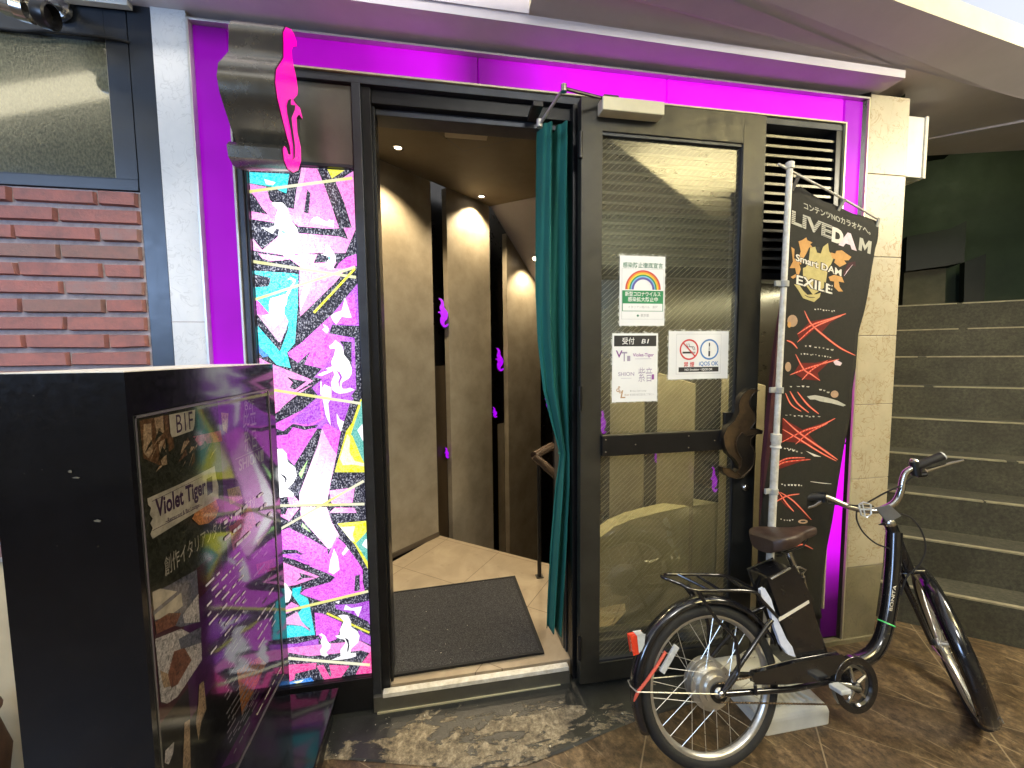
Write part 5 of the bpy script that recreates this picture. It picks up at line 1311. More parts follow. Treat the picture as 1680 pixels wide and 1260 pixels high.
def smallprint(y0, y1, z0, z1, pitch, mats=('p_text',)):
    z = z1
    while z > z0:
        y = y0 + random.uniform(0, .01)
        while y < y1 - .02:
            wl = random.uniform(.008, .05); 
            if random.random() < .75: YZ(y, min(y + wl, y1), z, z + pitch * .22, random.choice(mats))
            y += wl + random.uniform(.004, .02)
        z -= pitch
smallprint(ya + .26, ya + .42, .30, .74, .018); smallprint(ya + .28, ya + .47, .24, .44, .020); smallprint(ya + .46, yb - .03, .42, .74, .030); smallprint(ya + .20, ya + .40, .60, .80, .026)
smallprint(ya + .42, yb - .02, .225, .245, .02, ('p_cream',)); smallprint(ya + .30, yb - .03, .80, .92, .045)
mb.build('poster', bxs)
mb = MB(); mb.face([(BX1 - .0015, ya, za), (BX1 - .0015, yb, za), (BX1 - .0015, yb, zb), (BX1 - .0015, ya, zb)], 'poster_glass'); mb.build('cover_sheet', bxs)
mb = MB(); mb.box(BX0 - .02, -.432, -1.45, -.012, .030, .055, 'black_gloss'); mb.build('base_plate', bxs, .003)
mb = MB(); mb.box(BX0, -.455, -1.42, -.03, GZ + .001, .030, 'black_metal'); mb.build('plinth', bxs)

# ------------------------------------------------------------------ banner on a white pole with its base
bn = thing('flag_stand', (1.35, -.2, GZ), 'white telescopic banner pole standing in a white plastic block base behind the bicycle', 'flag stand')
PY = -.20
pt, pb_ = at(1296, 268, PY), Vector((1.352, PY, -.02))
mid = pt.lerp(pb_, .52)
mb = MB(); mb.tube([pt, mid], .0115, 'pole_white', 14); mb.tube([mid, pb_], .0150, 'pole_white', 14); mb.build('pole', bn)
mb = MB(); mb.lathe(mid + Vector((0, 0, .035)), (0, 0, -1), [(.012, 0), (.020, .003), (.020, .035), (.0175, .04), (.0175, .052), (.021, .055), (.021, .060), (.015, .062)], 'pole_white', 16); mb.build('collar', bn)
mb = MB(); mb.lathe(pt + Vector((0, 0, -.022)), (0, 0, 1), [(.0115, 0), (.016, .001), (.016, .024), (.010, .028), (0, .028)], 'pole_white', 14); mb.build('cap', bn)
ca, cb = at(1277, 269, PY - .01), at(1443, 361, -.075)
cm = ca.lerp(cb, .5) + Vector((0, 0, .004))
mb = MB(); mb.tube(catmull([ca, ca.lerp(cb, .15), cm, cb], 5, False), .0045, 'pole_white', 8); mb.build('crossbar', bn)
for (u, v) in ((1271, 640), (1266, 806), (1293, 466), (1276, 668 + 60)):
    p = at(u, v, PY); pp = pt + (pb_ - pt) * ((pt.z - p.z) / (pt.z - pb_.z))
    if v == 728: continue
    mb = MB(); mb.lathe(pp + Vector((0, 0, .012)), (0, 0, -1), [(.0152, 0), (.018, .001), (.018, .024), (.0152, .025)], 'clip_grey', 12); mb.box(pp.x - .040, pp.x - .008, PY - .004, PY + .006, pp.z - .010, pp.z + .012, 'clip_grey'); mb.build('clip', bn, .001)
bz = [Vector((1.205, -.374, GZ)), Vector((1.50, -.374, GZ)), Vector((1.515, -.035, GZ)), Vector((1.19, -.035, GZ))]
mb = MB(); ctr = sum(bz, Vector()) / 4
up_ = [p + Vector((0, 0, .062)) for p in bz]; tp = [p.lerp(ctr, .10) + Vector((0, 0, .078)) for p in bz]
mb.raw(bz + up_ + tp, [(0, 1, 5, 4), (1, 2, 6, 5), (2, 3, 7, 6), (3, 0, 4, 7), (4, 5, 9, 8), (5, 6, 10, 9), (6, 7, 11, 10), (7, 4, 8, 11), (8, 9, 10, 11)], 'white_plastic')
base_o = mb.build('base', bn, .012)
mb = MB()
for k in range(6):
    f = (k + .5) / 6; a = tp[0].lerp(tp[1], f) * .92 + ctr * .08; b = tp[0].lerp(tp[1], f) * .35 + ctr * .65
    a = Vector((a.x, a.y, GZ + .077)); b = Vector((b.x, b.y, GZ + .079)); sd = Vector((.009, 0, 0))
    mb.hexa([a - sd, a + sd, b + sd * .7, b - sd * .7, a - sd * .6 + Vector((0, 0, .010)), a + sd * .6 + Vector((0, 0, .010)), b + sd * .5 + Vector((0, 0, .012)), b - sd * .5 + Vector((0, 0, .012))], 'white_plastic')
mb.lathe(ctr + Vector((0, 0, .07)), (0, 0, 1), [(.045, 0), (.043, .02), (.026, .035), (.020, .05), (.016, .05)], 'white_plastic', 20)
mb.build('rib', base_o, .002)

def Yc(u, v):
    f = (u - 1245) / 195.0
    y = -.165 + f * .095 + .010 * math.sin(f * 5.2 + v * .004) * min(1, (v - 280) / 200)
    if v > 500: y += .012 * math.sin((v - 500) * .012) * (1 - f)
    return min(y, -.072) if u < 1385 else min(y, -.03)
def cl(u, v, d=0.0): return at(u, v, Yc(u, v) - d)
topc = [(1295, 314), (1312, 305), (1327, 316), (1350, 330), (1369, 336), (1385, 344), (1400, 351), (1414, 354), (1441, 364)]
rc = [(364, 1441), (378, 1441), (400, 1437), (440, 1430), (480, 1424), (510, 1418), (545, 1408), (600, 1404), (640, 1398), (680, 1395), (730, 1385), (790, 1375), (850, 1366), (900, 1356), (960, 1349), (1000, 1346), (1022, 1350)]
lc = [(314, 1295), (370, 1291), (430, 1289), (480, 1282), (540, 1272), (580, 1266), (680, 1256), (760, 1248), (850, 1245), (1000, 1240), (1022, 1240)]
def interp(tab, x):
    if x <= tab[0][0]: return tab[0][1]
    for (a, fa), (b, fb) in zip(tab[:-1], tab[1:]):
        if x <= b: return fa + (fb - fa) * (x - a) / (b - a)
    return tab[-1][1]
mb = MB(); NR_, NC_ = 60, 24; vs = []; fs = []
toptab = [(a, b) for a, b in topc]
for i in range(NR_ + 1):
    t = i / NR_
    for k in range(NC_ + 1):
        s = k / NC_
        ut = 1295 + (1441 - 1295) * s; vt = interp(toptab, ut)
        vb = 1022 - 8 * s; v = vt + (vb - vt) * t
        ul, ur = interp(lc, v if v > 314 else 314), interp(rc, max(v, 364))
        u = ul + (ur - ul) * s if t > 0 else ut
        if v < 400 and t > 0: u = (ul + (ur - ul) * s) * min(1, t * 12) + ut * (1 - min(1, t * 12))
        vs.append(cl(u, v))
for i in range(NR_):
    for k in range(NC_):
        j = i * (NC_ + 1) + k; fs.append((j, j + 1, j + NC_ + 2, j + NC_ + 1))
mb.raw(vs, fs, 'f_black', True)
# maroon reverse hem on the left
flag = mb.build('banner_flag'); tag(flag, 'black vertical banner with crest and red light streaks hanging from the white pole', 'banner')
sm_ = flag.modifiers.new('thick', 'SOLIDIFY'); sm_.thickness = .0012; sm_.offset = -1
pr_ = MB(); fl_ = [0]
S2 = lambda *p: zc(p, 1290, 270, 5.476)
S5 = lambda *p: zc(p, 1230, 480, 4.847)
S6 = lambda *p: zc(p, 1230, 720, 3.316)
def fp(px, matn):
    fl_[0] += 1; dd = .0025 + fl_[0] * .00001
    pr_.face([cl(u, v, dd) for u, v in px], matn)
def strip(px, wd, matn, taper=True):
    P = [Vector((a, b, 0)) for a, b in px]; P = catmull(P, 6, False); n = len(P); Lp = []; Rp = []
    for i, p in enumerate(P):
        d = (P[min(i + 1, n - 1)] - P[max(i - 1, 0)]).normalized(); nn = Vector((-d.y, d.x, 0)); k = math.sin(PI * (i + .6) / (n + .2)) ** .5 if taper else 1
        Lp.append(p + nn * wd * .5 * k); Rp.append(p - nn * wd * .5 * k)
    for i in range(n - 1): 
        fl_[0] += .02; dd = .0025 + fl_[0] * .00001
        pr_.face([cl(q.x, q.y, dd) for q in (Lp[i], Lp[i + 1], Rp[i + 1], Rp[i])], matn)
def ftext(string, a, b, up, h, matn, bold=0.01):
    fl_[0] += 1; dd = .0025 + fl_[0] * .00001
    wd = text_width(string, bold); ax = Vector((a[0], a[1])); dx = (Vector(b) - ax) / wd; uu = Vector(up).normalized() * h / .72
    text(pr_, string, lambda s, t: cl(*(ax + dx * s + uu * t), dd), matn, bold=bold)
fp([(1289, 440), (1282, 480), (1272, 540), (1266, 580), (1256, 680), (1248, 760), (1246, 850), (1243, 930), (1262, 930), (1268, 700), (1280, 560), (1290, 470)], 'f_maroon')
ftext('コンテンツNOカラオケへ。', (1318, 341), (1427, 384), (-.1, -1), 9, 'f_silver', .02)
ftext('LIVE', (1297, 365), (1363, 391), (.05, -1), 21, 'f_silver', .035)
for k in range(7):
    o_ = k * 3.1 + 1.5
    strip([(1294, 367 - o_), (1330, 380 - o_), (1366, 393 - o_)], .9, 'f_black', False)
ftext('D', (1364, 394), (1383, 401), (.05, -1), 22, 'f_white', .06); ftext('A', (1379, 401), (1409, 411), (.12, -1), 22, 'f_pinkw', .06)
MQ = lambda *p: [(1408.5 + 19.5 * a + 2.2 * b, 410 + 7 * a - 20.5 * b) for a, b in p]
fp(MQ((0, 0), (.26, 0), (.26, .55), (.50, .12), (.74, .55), (.74, 0), (1, 0), (1, 1), (.74, 1), (.50, .52), (.26, 1), (0, 1)), 'f_silver')
fp(S2((215, 745), (265, 738), (275, 790), (310, 800), (330, 740), (375, 705), (385, 780), (430, 830), (400, 900), (370, 960), (350, 1100), (240, 1170), (180, 1090), (150, 960), (200, 880)), 'f_gold')
fp(S2((260, 740), (300, 740), (300, 775), (275, 785)), 'f_outline')
for pl in (((110, 690), (140, 680), (180, 655), (190, 680), (235, 700), (215, 715), (235, 740), (205, 745), (180, 800), (150, 850), (130, 900), (100, 870), (130, 780)),
           ((45, 740), (75, 760), (70, 840), (110, 870), (130, 940), (110, 1000), (60, 1025), (40, 1010), (90, 980), (80, 930), (30, 930), (60, 870)),
           ((400, 790), (440, 800), (450, 775), (500, 770), (540, 800), (585, 830), (560, 860), (520, 860), (540, 890), (480, 920), (430, 880), (440, 850), (410, 840)),
           ((380, 1010), (430, 990), (500, 1010), (520, 1060), (470, 1050), (480, 1100), (510, 1140), (470, 1140), (430, 1100), (430, 1050), (395, 1045))):
    fp(S2(*pl), 'f_orange')
fp(S2((560, 880), (620, 870), (625, 915), (590, 905), (540, 960), (520, 1010), (510, 980), (540, 920)), 'f_maroon')
strip(S2((520, 1000), (560, 940), (610, 880)), 1.4, 'f_pinkw')
fp(S2((150, 930), (230, 900), (245, 960), (330, 960), (360, 960), (350, 1060), (150, 1000)), 'f_gold')
fp(S2((70, 1075), (120, 1085), (150, 1130), (190, 1170), (270, 1165), (310, 1150), (300, 1190), (250, 1235), (150, 1200), (110, 1130)), 'f_gold')
strip(S2((165, 1170), (200, 1190), (260, 1195)), 1.3, 'f_outline')
def otext(*a, **k):
    s_, p_, q_, u_, h_, m_ = a; ftext(s_, p_, q_, u_, h_, 'f_outline', .07); ftext(s_, p_, q_, u_, h_, m_, .02)
otext('Smart DAM', (1305, 427), (1380, 453), (.05, -1), 11, 'f_white')
otext('EXILE', (1305, 465), (1364, 482), (.05, -1), 15, 'f_white')
# red streaks with their glow
for pl in (S5((380, 330), (480, 230), (640, 200), (760, 165), (640, 240), (560, 330), (520, 290), (400, 390)), S5((350, 640), (400, 560), (520, 560), (660, 525), (540, 640), (560, 700), (430, 690)), S5((260, 1000), (420, 1090), (660, 1010), (460, 1120), (560, 1230), (420, 1200), (260, 1180)), S6((120, 180), (150, 120), (330, 105), (200, 150)), S6((130, 290), (240, 360), (330, 440), (200, 370))): fp(pl, 'f_redglow')
for pl, wd in ((((435, 145), (490, 250), (600, 350), (720, 440), (840, 500)), 2.6), (((380, 330), (500, 255), (640, 210), (765, 168)), 2.6), (((378, 395), (500, 285), (600, 235), (730, 185)), 2.4), (((295, 380), (340, 400), (380, 445)), 2.4), (((365, 490), (430, 610), (490, 650), (560, 700)), 2.4), (((320, 655), (450, 605), (580, 565), (710, 530)), 2.4), (((415, 695), (500, 610), (620, 540)), 2), (((285, 800), (330, 890), (410, 945)), 2), (((320, 785), (380, 880), (470, 955)), 2.4), (((380, 790), (460, 890), (550, 965)), 2.4), (((265, 1000), (400, 1120), (600, 1260), (700, 1330)), 2.8), (((260, 1085), (400, 1170), (560, 1270), (690, 1340)), 2.4), (((255, 1190), (430, 1100), (560, 1060), (680, 1000)), 2.4), (((365, 1205), (480, 1110), (620, 1040)), 2), (((200, 940), (205, 980), (230, 1030)), 2)):
    strip(S5(*pl), wd * 1.25, 'f_red'); strip(S5(*pl), wd * .55, 'f_salmon')
for pl in (((125, 185), (180, 130), (330, 112)), ((120, 150), (200, 108), (300, 103)), ((155, 285), (200, 350), (240, 395)), ((165, 290), (240, 340), (335, 440)), ((120, 355), (200, 312), (270, 300)), ((240, 588), (290, 575), (345, 600))):
    strip(S6(*pl), 2.6, 'f_red'); strip(S6(*pl), 1.2, 'f_salmon')
def smudge(a, b, n, h=2.4):
    for k in range(n):
        f = (k + random.uniform(.1, .5)) / n; u = a[0] + (b[0] - a[0]) * f; v = a[1] + (b[1] - a[1]) * f + random.uniform(-.8, .8); wl = abs(b[0] - a[0]) / n * random.uniform(.35, .75); hh_ = h * random.uniform(.6, 1.3)
        fp([(u, v), (u + wl, v + .3), (u + wl * .8, v + hh_), (u + wl * .1, v + hh_ * .8)], random.choice(('f_white', 'f_silver')))
for a, b, n in (((505, 125), (685, 145), 8), ((430, 415), (670, 455), 7), ((400, 480), (655, 510), 11), ((305, 745), (490, 740), 4), ((540, 760), (640, 795), 3), ((270, 970), (560, 985), 9), ((270, 1235), (370, 1250), 5)):
    (p, q) = S5(a, b); smudge(p, q, n)
for a, b, n in (((175, 45), (290, 75), 5), ((165, 245), (290, 250), 7), ((165, 435), (240, 440), 5)):
    (p, q) = S6(a, b); smudge(p, q, n)
fp(S5((455, 825), (520, 815), (620, 835), (700, 860), (765, 895), (745, 905), (650, 880), (560, 865), (520, 850), (480, 850)), 'f_silver')
fp(S6((305, 65), (390, 98), (350, 95)), 'f_white'); strip(S6((330, 232), (390, 240), (445, 245)), 1.2, 'f_white')
fp(S5((665, 550), (690, 535), (735, 560), (720, 582), (680, 575)), 'f_pinkw')
def ell(cx, cy, rx, ry, matn): fp([(cx + rx * math.cos(2 * PI * k / 14), cy + ry * math.sin(2 * PI * k / 14)) for k in range(14)], matn)
(p,) = S5((340, 225)); ell(p[0], p[1], 8.5, 10, 'f_skin'); (p,) = S5((315, 255)); ell(p[0], p[1], 3, 5, 'f_orange')
(p,) = S5((675, 808)); ell(p[0], p[1], 6.5, 6, 'f_skin'); (p,) = S5((305, 590)); ell(p[0], p[1], 5, 8, 'f_skin')
(p,) = S6((290, 450)); ell(p[0], p[1], 8, 3.5, 'f_skin'); ell(p[0], p[1], 4.5, 1.4, 'f_outline')
pr_.build('print', flag)
# loops holding the cloth to the crossbar
for (u, v, u2, v2) in ((1307, 296, 1300, 312), (1379, 330, 1376, 346), (1441, 358, 1439, 372)):
    p = cl(u2, v2, .002); q_ = ca + (cb - ca) * ((u - 1277) / (1443 - 1277)); mb = MB()
    sd = Vector((.008, .002, -.002)); mb.hexa([p - sd, p + sd, p + sd + Vector((0, .002, 0)), p - sd + Vector((0, .002, 0)), q_ - sd + Vector((0, -.006, .004)), q_ + sd + Vector((0, -.006, .004)), q_ + sd + Vector((0, .002, .004)), q_ - sd + Vector((0, .002, .004))], 'clip_grey'); mb.build('loop', flag)

# ------------------------------------------------------------------ bicycle
ph, lam = .012, .2
BO = Vector((.941, -.454, -.10))
BH = Vector((math.cos(ph), math.sin(ph), 0)); BN = Vector((math.sin(ph) * math.cos(lam), -math.cos(ph) * math.cos(lam), math.sin(lam)))
BU = BN.cross(BH); BU = BU if BU.z > 0 else -BU
def W(x, n, z): return BO + BH * x + BN * n + BU * z
def px(u, v, n=0.0): return atplane(u, v, BO + BN * n, BN)
z6 = lambda x, y: (1000 + x / 2.3338, 720 + y / 2.3338)
z2 = lambda x, y: (1200 + x / 3.316, 820 + y / 3.316)
z1 = lambda x, y: (1030 + x / 3.707, 920 + y / 3.707)
z4 = lambda x, y: (1400 + x / 3.818, 900 + y / 3.818)
z3 = lambda x, y: (1280 + x / 5.25, 720 + y / 5.25)
bk = thing('bicycle', tuple(BO), 'black step-through electric bicycle with brown saddle and rear rack leaning by the banner', 'bicycle')
RW = W(0, 0, .283); FW = Vector((2.052, -.386, .166)); NF = Vector((-.70, .615, -.31)).normalized()
def wheel(c, n, hubr, hubw, motor):
    HS = 1.42
    n = n.normalized(); e = Vector((0, 0, 1)); e = (e - n * e.dot(n)).normalized(); f = n.cross(e)
    wt = bpy.data.objects.new('wheel', None); col.objects.link(wt); wt.parent = bk; wt.location = c - WORLD[bk.name]; WORLD[wt.name] = c.copy()
    N = 72; circ = lambda r, off=0: [c + n * off + (e * math.cos(2 * PI * k / N) + f * math.sin(2 * PI * k / N)) * r for k in range(N)]
    def ring(mb, prof, matn):
        P = len(prof); vs = []; fs = []
        for k in range(N):
            d = e * math.cos(2 * PI * k / N) + f * math.sin(2 * PI * k / N)
            vs += [c + d * r + n * h for r, h in prof]
        for k in range(N):
            for j in range(P):
                a, b = k * P + j, k * P + (j + 1) % P; a2, b2 = ((k + 1) % N) * P + j, ((k + 1) % N) * P + (j + 1) % P
                fs.append((a, b, b2, a2))
        mb.raw(vs, fs, matn, True)
    mb = MB(); ring(mb, [(.257 + .024 * math.cos(2 * PI * k / 12), .023 * math.sin(2 * PI * k / 12)) for k in range(12)], 'black_rubber'); mb.build('tyre', wt)
    mb = MB(); ring(mb, [(.246, .015), (.246, -.015), (.236, -.0165), (.229, -.012), (.224, 0), (.229, .012), (.236, .0165)], 'rim_alloy'); mb.build('rim', wt)
    mb = MB()
    if motor: prof = [(0, -hubw - .018), (.014, -hubw - .018), (.014, -hubw - .006), (.040, -hubw - .004), (.046, -hubw), (.046, -hubw + .010), (.058, -hubw + .011), (.058, -hubw + .016), (.051, -hubw + .017), (.051, -.012), (.058, -.011), (.058, -.006), (.050, -.005), (.050, .010), (.058, .011), (.058, .016), (.046, .017), (.046, .034), (.034, .036), (.034, hubw + .006), (.020, hubw + .008), (.012, hubw + .018), (0, hubw + .018)]; prof = [(r * HS if r > .03 else r, h) for r, h in prof]
    else: prof = [(0, -hubw), (.012, -hubw), (.022, -hubw + .008), (.022, -hubw + .014), (.012, -hubw + .018), (.012, hubw - .018), (.022, hubw - .014), (.022, hubw - .008), (.012, hubw), (0, hubw)]
    mb.lathe(c, n, prof, 'rim_alloy', 32); mb.build('hub', wt)
    mb = MB(); NS = 28; hr = .070 if motor else .020; ho = .026 if motor else .028
    for k in range(NS):
        sd = 1 if k % 2 else -1; a = 2 * PI * (k + .2) / NS; tw = .55 if (k // 2) % 2 else -.55
        b = a + (tw if motor else tw * 1.2)
        p = c + n * sd * ho + (e * math.cos(b) + f * math.sin(b)) * hr; q = c + n * sd * .003 + (e * math.cos(a) + f * math.sin(a)) * .229
        mb.tube([p, q], .0012, 'spoke_steel', 5, False)
    mb.build('spokes', wt)
    return wt, e, f
simple('rim_alloy', (.62, .60, .55), .32, .85, .25, 18, 90, .05)
simple('spoke_steel', (.75, .74, .68), .3, .8, .1, 30)
simple('bike_black', (.007, .007, .009), .20, 0, .3, 12, None, coat=.8, rvar=.25)
simple('grip_rubber', (.014, .013, .013), .65, 0, .2, 60, 300, .3)
simple('dial_plastic', (.12, .12, .12), .4)
emit('green_band', (.12, .75, .2), .35)
wr_, e_, f_ = wheel(RW, BN, 0, .042, True)
wf_, eF, fF = wheel(FW, NF, 0, .045, False)
def mudguard(c, n, e, f, a0, a1, rad, wd, name, ref):
    mb = MB(); N = 40; P = 7; vs = []; fs = []
    n = n.normalized()
    for k in range(N + 1):
        a = a0 + (a1 - a0) * k / N; d = e * math.cos(a) + ref * math.sin(a)
        for j in range(P):
            s = -1 + 2 * j / (P - 1); vs.append(c + n * (s * wd) + d * (rad - .020 * s * s * abs(s)))
    for k in range(N):
        for j in range(P - 1): fs.append((k * P + j, k * P + j + 1, (k + 1) * P + j + 1, (k + 1) * P + j))
    mb.raw(vs, fs, 'bike_black', True); o = mb.build(name, bk); s_ = o.modifiers.new('t', 'SOLIDIFY'); s_.thickness = .0016; s_.offset = 1; return o
# rear guard: a measured from up, positive to the front
mudguard(RW, BN, BU, None, R(-112), R(68), .305, .031, 'mudguard', BH)
hF = fF if fF.dot(BH) > 0 else -fF
mudguard(FW, NF, eF, None, R(-118), R(42), .303, .030, 'mudguard', hF)
T = lambda *a, **k: None
mb = MB()
hd_t, hd_b = W(.908, 0, .775), W(.962, 0, .585)
mb.tube([hd_t, hd_b], .022, 'bike_black', 16)
dpath = catmull([W(.925, 0, .74), W(.890, 0, .60), W(.845, 0, .46), W(.795, 0, .355), W(.745, 0, .300), W(.68, 0, .272), W(.60, 0, .262), W(.52, 0, .262)], 5, False)
mb.tube(dpath, [.027] * (len(dpath)), 'bike_black', 18)
mb.build('down_tube', bk)
mb = MB(); mb.tube([W(.525, 0, .24), W(.478, 0, .40), W(.435, 0, .585)], .016, 'bike_black', 14)
mb.tube([W(.55, -.02, .225), W(.55, .045, .225)], .026, 'bike_black', 16)
mb.tube([W(.60, 0, .262), W(.55, 0, .225)], .024, 'bike_black', 14)
for s in (1, -1):
    mb.tube([W(.55, .02 * s, .23), W(.30, .045 * s, .245), W(.0, .062 * s, .283)], .010, 'bike_black', 10)
    mb.tube([W(.0, .062 * s, .283), W(.10, .058 * s, .372), W(.235, .045 * s, .478), W(.30, .03 * s, .505), W(.445, .008 * s, .545)], .0085, 'bike_black', 10)
mb.build('rear_frame', bk)
mb = MB(); gcol = dpath[13]; dd_ = (dpath[14] - dpath[12]).normalized(); mb.lathe(gcol - dd_ * .002, dd_, [(.0275, 0), (.0282, .0008), (.0282, .0045), (.0275, .005)], 'green_band', 20); mb.build('band', bpy.data.objects['down_tube'])
mb = MB()
ba, bb_ = px(*z4(243, 395), .0292), px(*z4(270, 236), .0292); dB = (bb_ - ba); uB = (px(*z4(200, 385), .0292) - ba).normalized()
dBn = dB.normalized(); wB = text_width('BONITA', .005)
text(mb, 'BONITA', lambda s, t: ba + dB * (s / wB) + uB * (t * .022) + BN * (.0006 - .0022 * ((t - .35) / .5) ** 2), 'card_cream', bold=.012); mb.build('lettering', bpy.data.objects['down_tube'])
# fork
mb = MB(); crown = W(.972, 0, .575)
mb.tube([hd_b, crown], .018, 'bike_black', 14)
for s in (1, -1):
    top_ = crown + NF * (.036 * s) ; mb.tube([crown, top_, top_.lerp(FW + NF * (.05 * s), .45) + hF * -.004, FW + NF * (.052 * s)], [.016, .014, .012, .010], 'bike_black', 12)
mb.build('fork', bk)
mb = MB()
for s in (1, -1): mb.tube([FW + NF * (.058 * s), FW + NF * (.03 * s) + (-eF * .25 - hF * .97) * .15 , FW + NF * (.032 * s) + (-eF * .35 - hF * .93) * .300], .0018, 'chrome', 6)
mb.build('guard_stay', bk); mb = MB()
for s in (1, -1): mb.tube([RW + BN * (.062 * s), RW + BN * (.034 * s) + (BU * .12 - BH * .99) * .302], .0022, 'spoke_steel', 6)
mb.tube([RW + BN * .034 + (BU * .12 - BH * .99) * .302, RW + (BU * .12 - BH * .99) * .309, RW - BN * .034 + (BU * .12 - BH * .99) * .302], .0022, 'spoke_steel', 6)
mb.build('guard_stay', bk)
# handlebar
stem_t = px(1452, 838); PLN = Vector((-.80, .45, -.33)).cross(BU).normalized()
hb = lambda u, v: atplane(u, v, stem_t, PLN)
mb = MB(); mb.tube([hd_t, W(.898, 0, .80), stem_t], [.017, .014, .014], 'chrome', 14); mb.lathe(hd_t - BU * .006, (stem_t - hd_t), [(.024, 0), (.026, .004), (.026, .014), (.020, .024), (.017, .03)], 'chrome', 18); mb.build('stem', bk)
mb = MB(); hbp = catmull([hb(1345, 812), hb(1362, 818), hb(1395, 832), hb(1432, 838), hb(1455, 832), hb(1470, 822), hb(1478, 805), hb(1481, 790), hb(1486, 776), hb(1497, 768), hb(1512, 762)], 5, False)
mb.tube(hbp, .0125, 'chrome', 14); hbo = mb.build('handlebar', bk)
mb = MB(); mb.tube([hb(1316, 817), hb(1322, 816), hb(1352, 814)], [.014, .0165, .0165], 'grip_rubber', 16); mb.lathe(hb(1314.5, 817), hb(1312, 817) - hb(1316, 817), [(.013, 0), (.012, .002), (0, .003)], 'dial_plastic', 16); mb.build('grip', hbo)
mb = MB(); g0, g1 = hb(1501, 766), hb(1546, 748); mb.tube([g0, g1], .0170, 'grip_rubber', 18); mb.lathe(g1, g1 - g0, [(.0175, 0), (.0175, .003), (.015, .006), (0, .006)], 'clear_plastic', 18); mb.build('grip', hbo)
mb = MB(); mb.tube([hb(1348, 822), hb(1336, 830), hb(1322, 834), hb(1300, 840)], [.008, .006, .006, .004], 'chrome', 8); mb.tube([hb(1350, 808), hb(1352, 824)], .014, 'black_metal', 10); mb.build('brake_lever', hbo)
mb = MB(); mb.tube([hb(1520, 772), hb(1540, 766), hb(1560, 760), hb(1581, 755)], [.008, .006, .006, .004], 'chrome', 8); mb.tube([hb(1500, 758), hb(1504, 780)], .018, 'black_metal', 10); mb.tube([hb(1504, 780), hb(1520, 778)], .010, 'black_metal', 10); mb.build('brake_lever', hbo)
mb = MB(); mb.lathe(hb(1500, 757), (0, -.3, 1), [(0, 0), (.015, 0), (.014, .008), (.007, .013), (0, .014)], 'chrome', 14); mb.build('bell', hbo)
mb = MB(); P = [hb(*z3(*q)) + BN * .012 for q in ((790, 590), (905, 567), (1000, 655), (890, 712))]
mb.prism(P, BN * .006, 'dial_plastic'); mb.tube([P[2], P[3]], .005, 'black_metal', 8); mb.tube([P[3], hb(*z3(850, 740)), hb(*z3(905, 740))], .003, 'black_metal', 6); mb.build('basket_bracket', bk, .002)
mb = MB()
for q in (((650, 560), (690, 540), (750, 560), (755, 640), (720, 670), (670, 650)),):
    P = [hb(*z3(*k)) + BN * .014 for k in q]; mb.tube(P, .0035, 'clear_plastic', 8, False, True); mb.tube([P[1].lerp(P[0], .3), P[4].lerp(P[5], .3)], .003, 'clear_plastic', 8); mb.tube([P[0].lerp(P[5], .5), P[2].lerp(P[3], .5)], .003, 'clear_plastic', 8)
mb.build('reflector_bracket', bk)
mb = MB()
cab = [[(1402, 836), (1402, 852), (1412, 872), (1432, 890), (1452, 898), (1463, 903)], [(1474, 842), (1492, 850), (1508, 872), (1514, 900), (1504, 925), (1486, 942), (1478, 958), (1474, 975)], [(1355, 826), (1385, 828), (1430, 830)], [(1484, 792), (1450, 807), (1418, 825)], [(1505, 778), (1490, 784), (1474, 800), (1468, 818)]]
for c_ in cab: mb.tube(catmull([hb(u, v) + BN * .01 for u, v in c_], 6, False), .0032, 'black_rubber', 8)
mb.build('cable', bk)
# saddle
def saddle():
    mb = MB(); secs = [(.285, .060, .775, .045), (.30, .088, .790, .055), (.34, .098, .796, .055), (.385, .085, .794, .045), (.425, .055, .792, .035), (.465, .034, .796, .034), (.505, .028, .800, .034), (.528, .018, .796, .022)]
    vs = []; fs = []; K = 14
    for x, hw, z, th in secs:
        for k in range(K):
            a = PI * 2 * k / K; c, s = math.cos(a), math.sin(a)
            nn = hw * (abs(c) ** .7) * (1 if c >= 0 else -1); zz = z + (.010 * (abs(s) ** .8) if s > 0 else -th * abs(s) ** .6)
            if s > 0: zz += .006 * (1 - abs(s)) * (1 if hw > .05 else 0)
            vs.append(W(x, nn, zz - .012))
    for i in range(len(secs) - 1):
        for k in range(K): fs.append((i * K + k, i * K + (k + 1) % K, (i + 1) * K + (k + 1) % K, (i + 1) * K + k))
    mb.raw(vs, fs, 'leather', True); mb.face(vs[:K], 'leather', True); mb.face(list(reversed(vs[-K:])), 'leather', True)
    o = mb.build('saddle', bk); s_ = o.modifiers.new('s', 'SUBSURF'); s_.levels = s_.render_levels = 2; return o
sad = saddle()
mb = MB()
for s in (1, -1): mb.tube([W(.31, .05 * s, .735), W(.36, .03 * s, .715), W(.45, .02 * s, .728), W(.50, .012 * s, .765)], .0035, 'black_metal', 8)
for s in (.045, -.045):
    P = [W(.318 + .007 * math.cos(k * .9), s + .010 * math.sin(k * .9), .765 - k * .0022) for k in range(26)]; mb.tube(P, .0022, 'black_metal', 5)
mb.build('saddle_spring', sad)
mb = MB(); mb.tube([W(.398, 0, .735), W(.402, 0, .70), W(.437, 0, .585)], .0125, 'chrome', 14); mb.tube([W(.385, 0, .725), W(.415, 0, .722)], .018, 'black_metal', 12); mb.build('seat_post', bk)
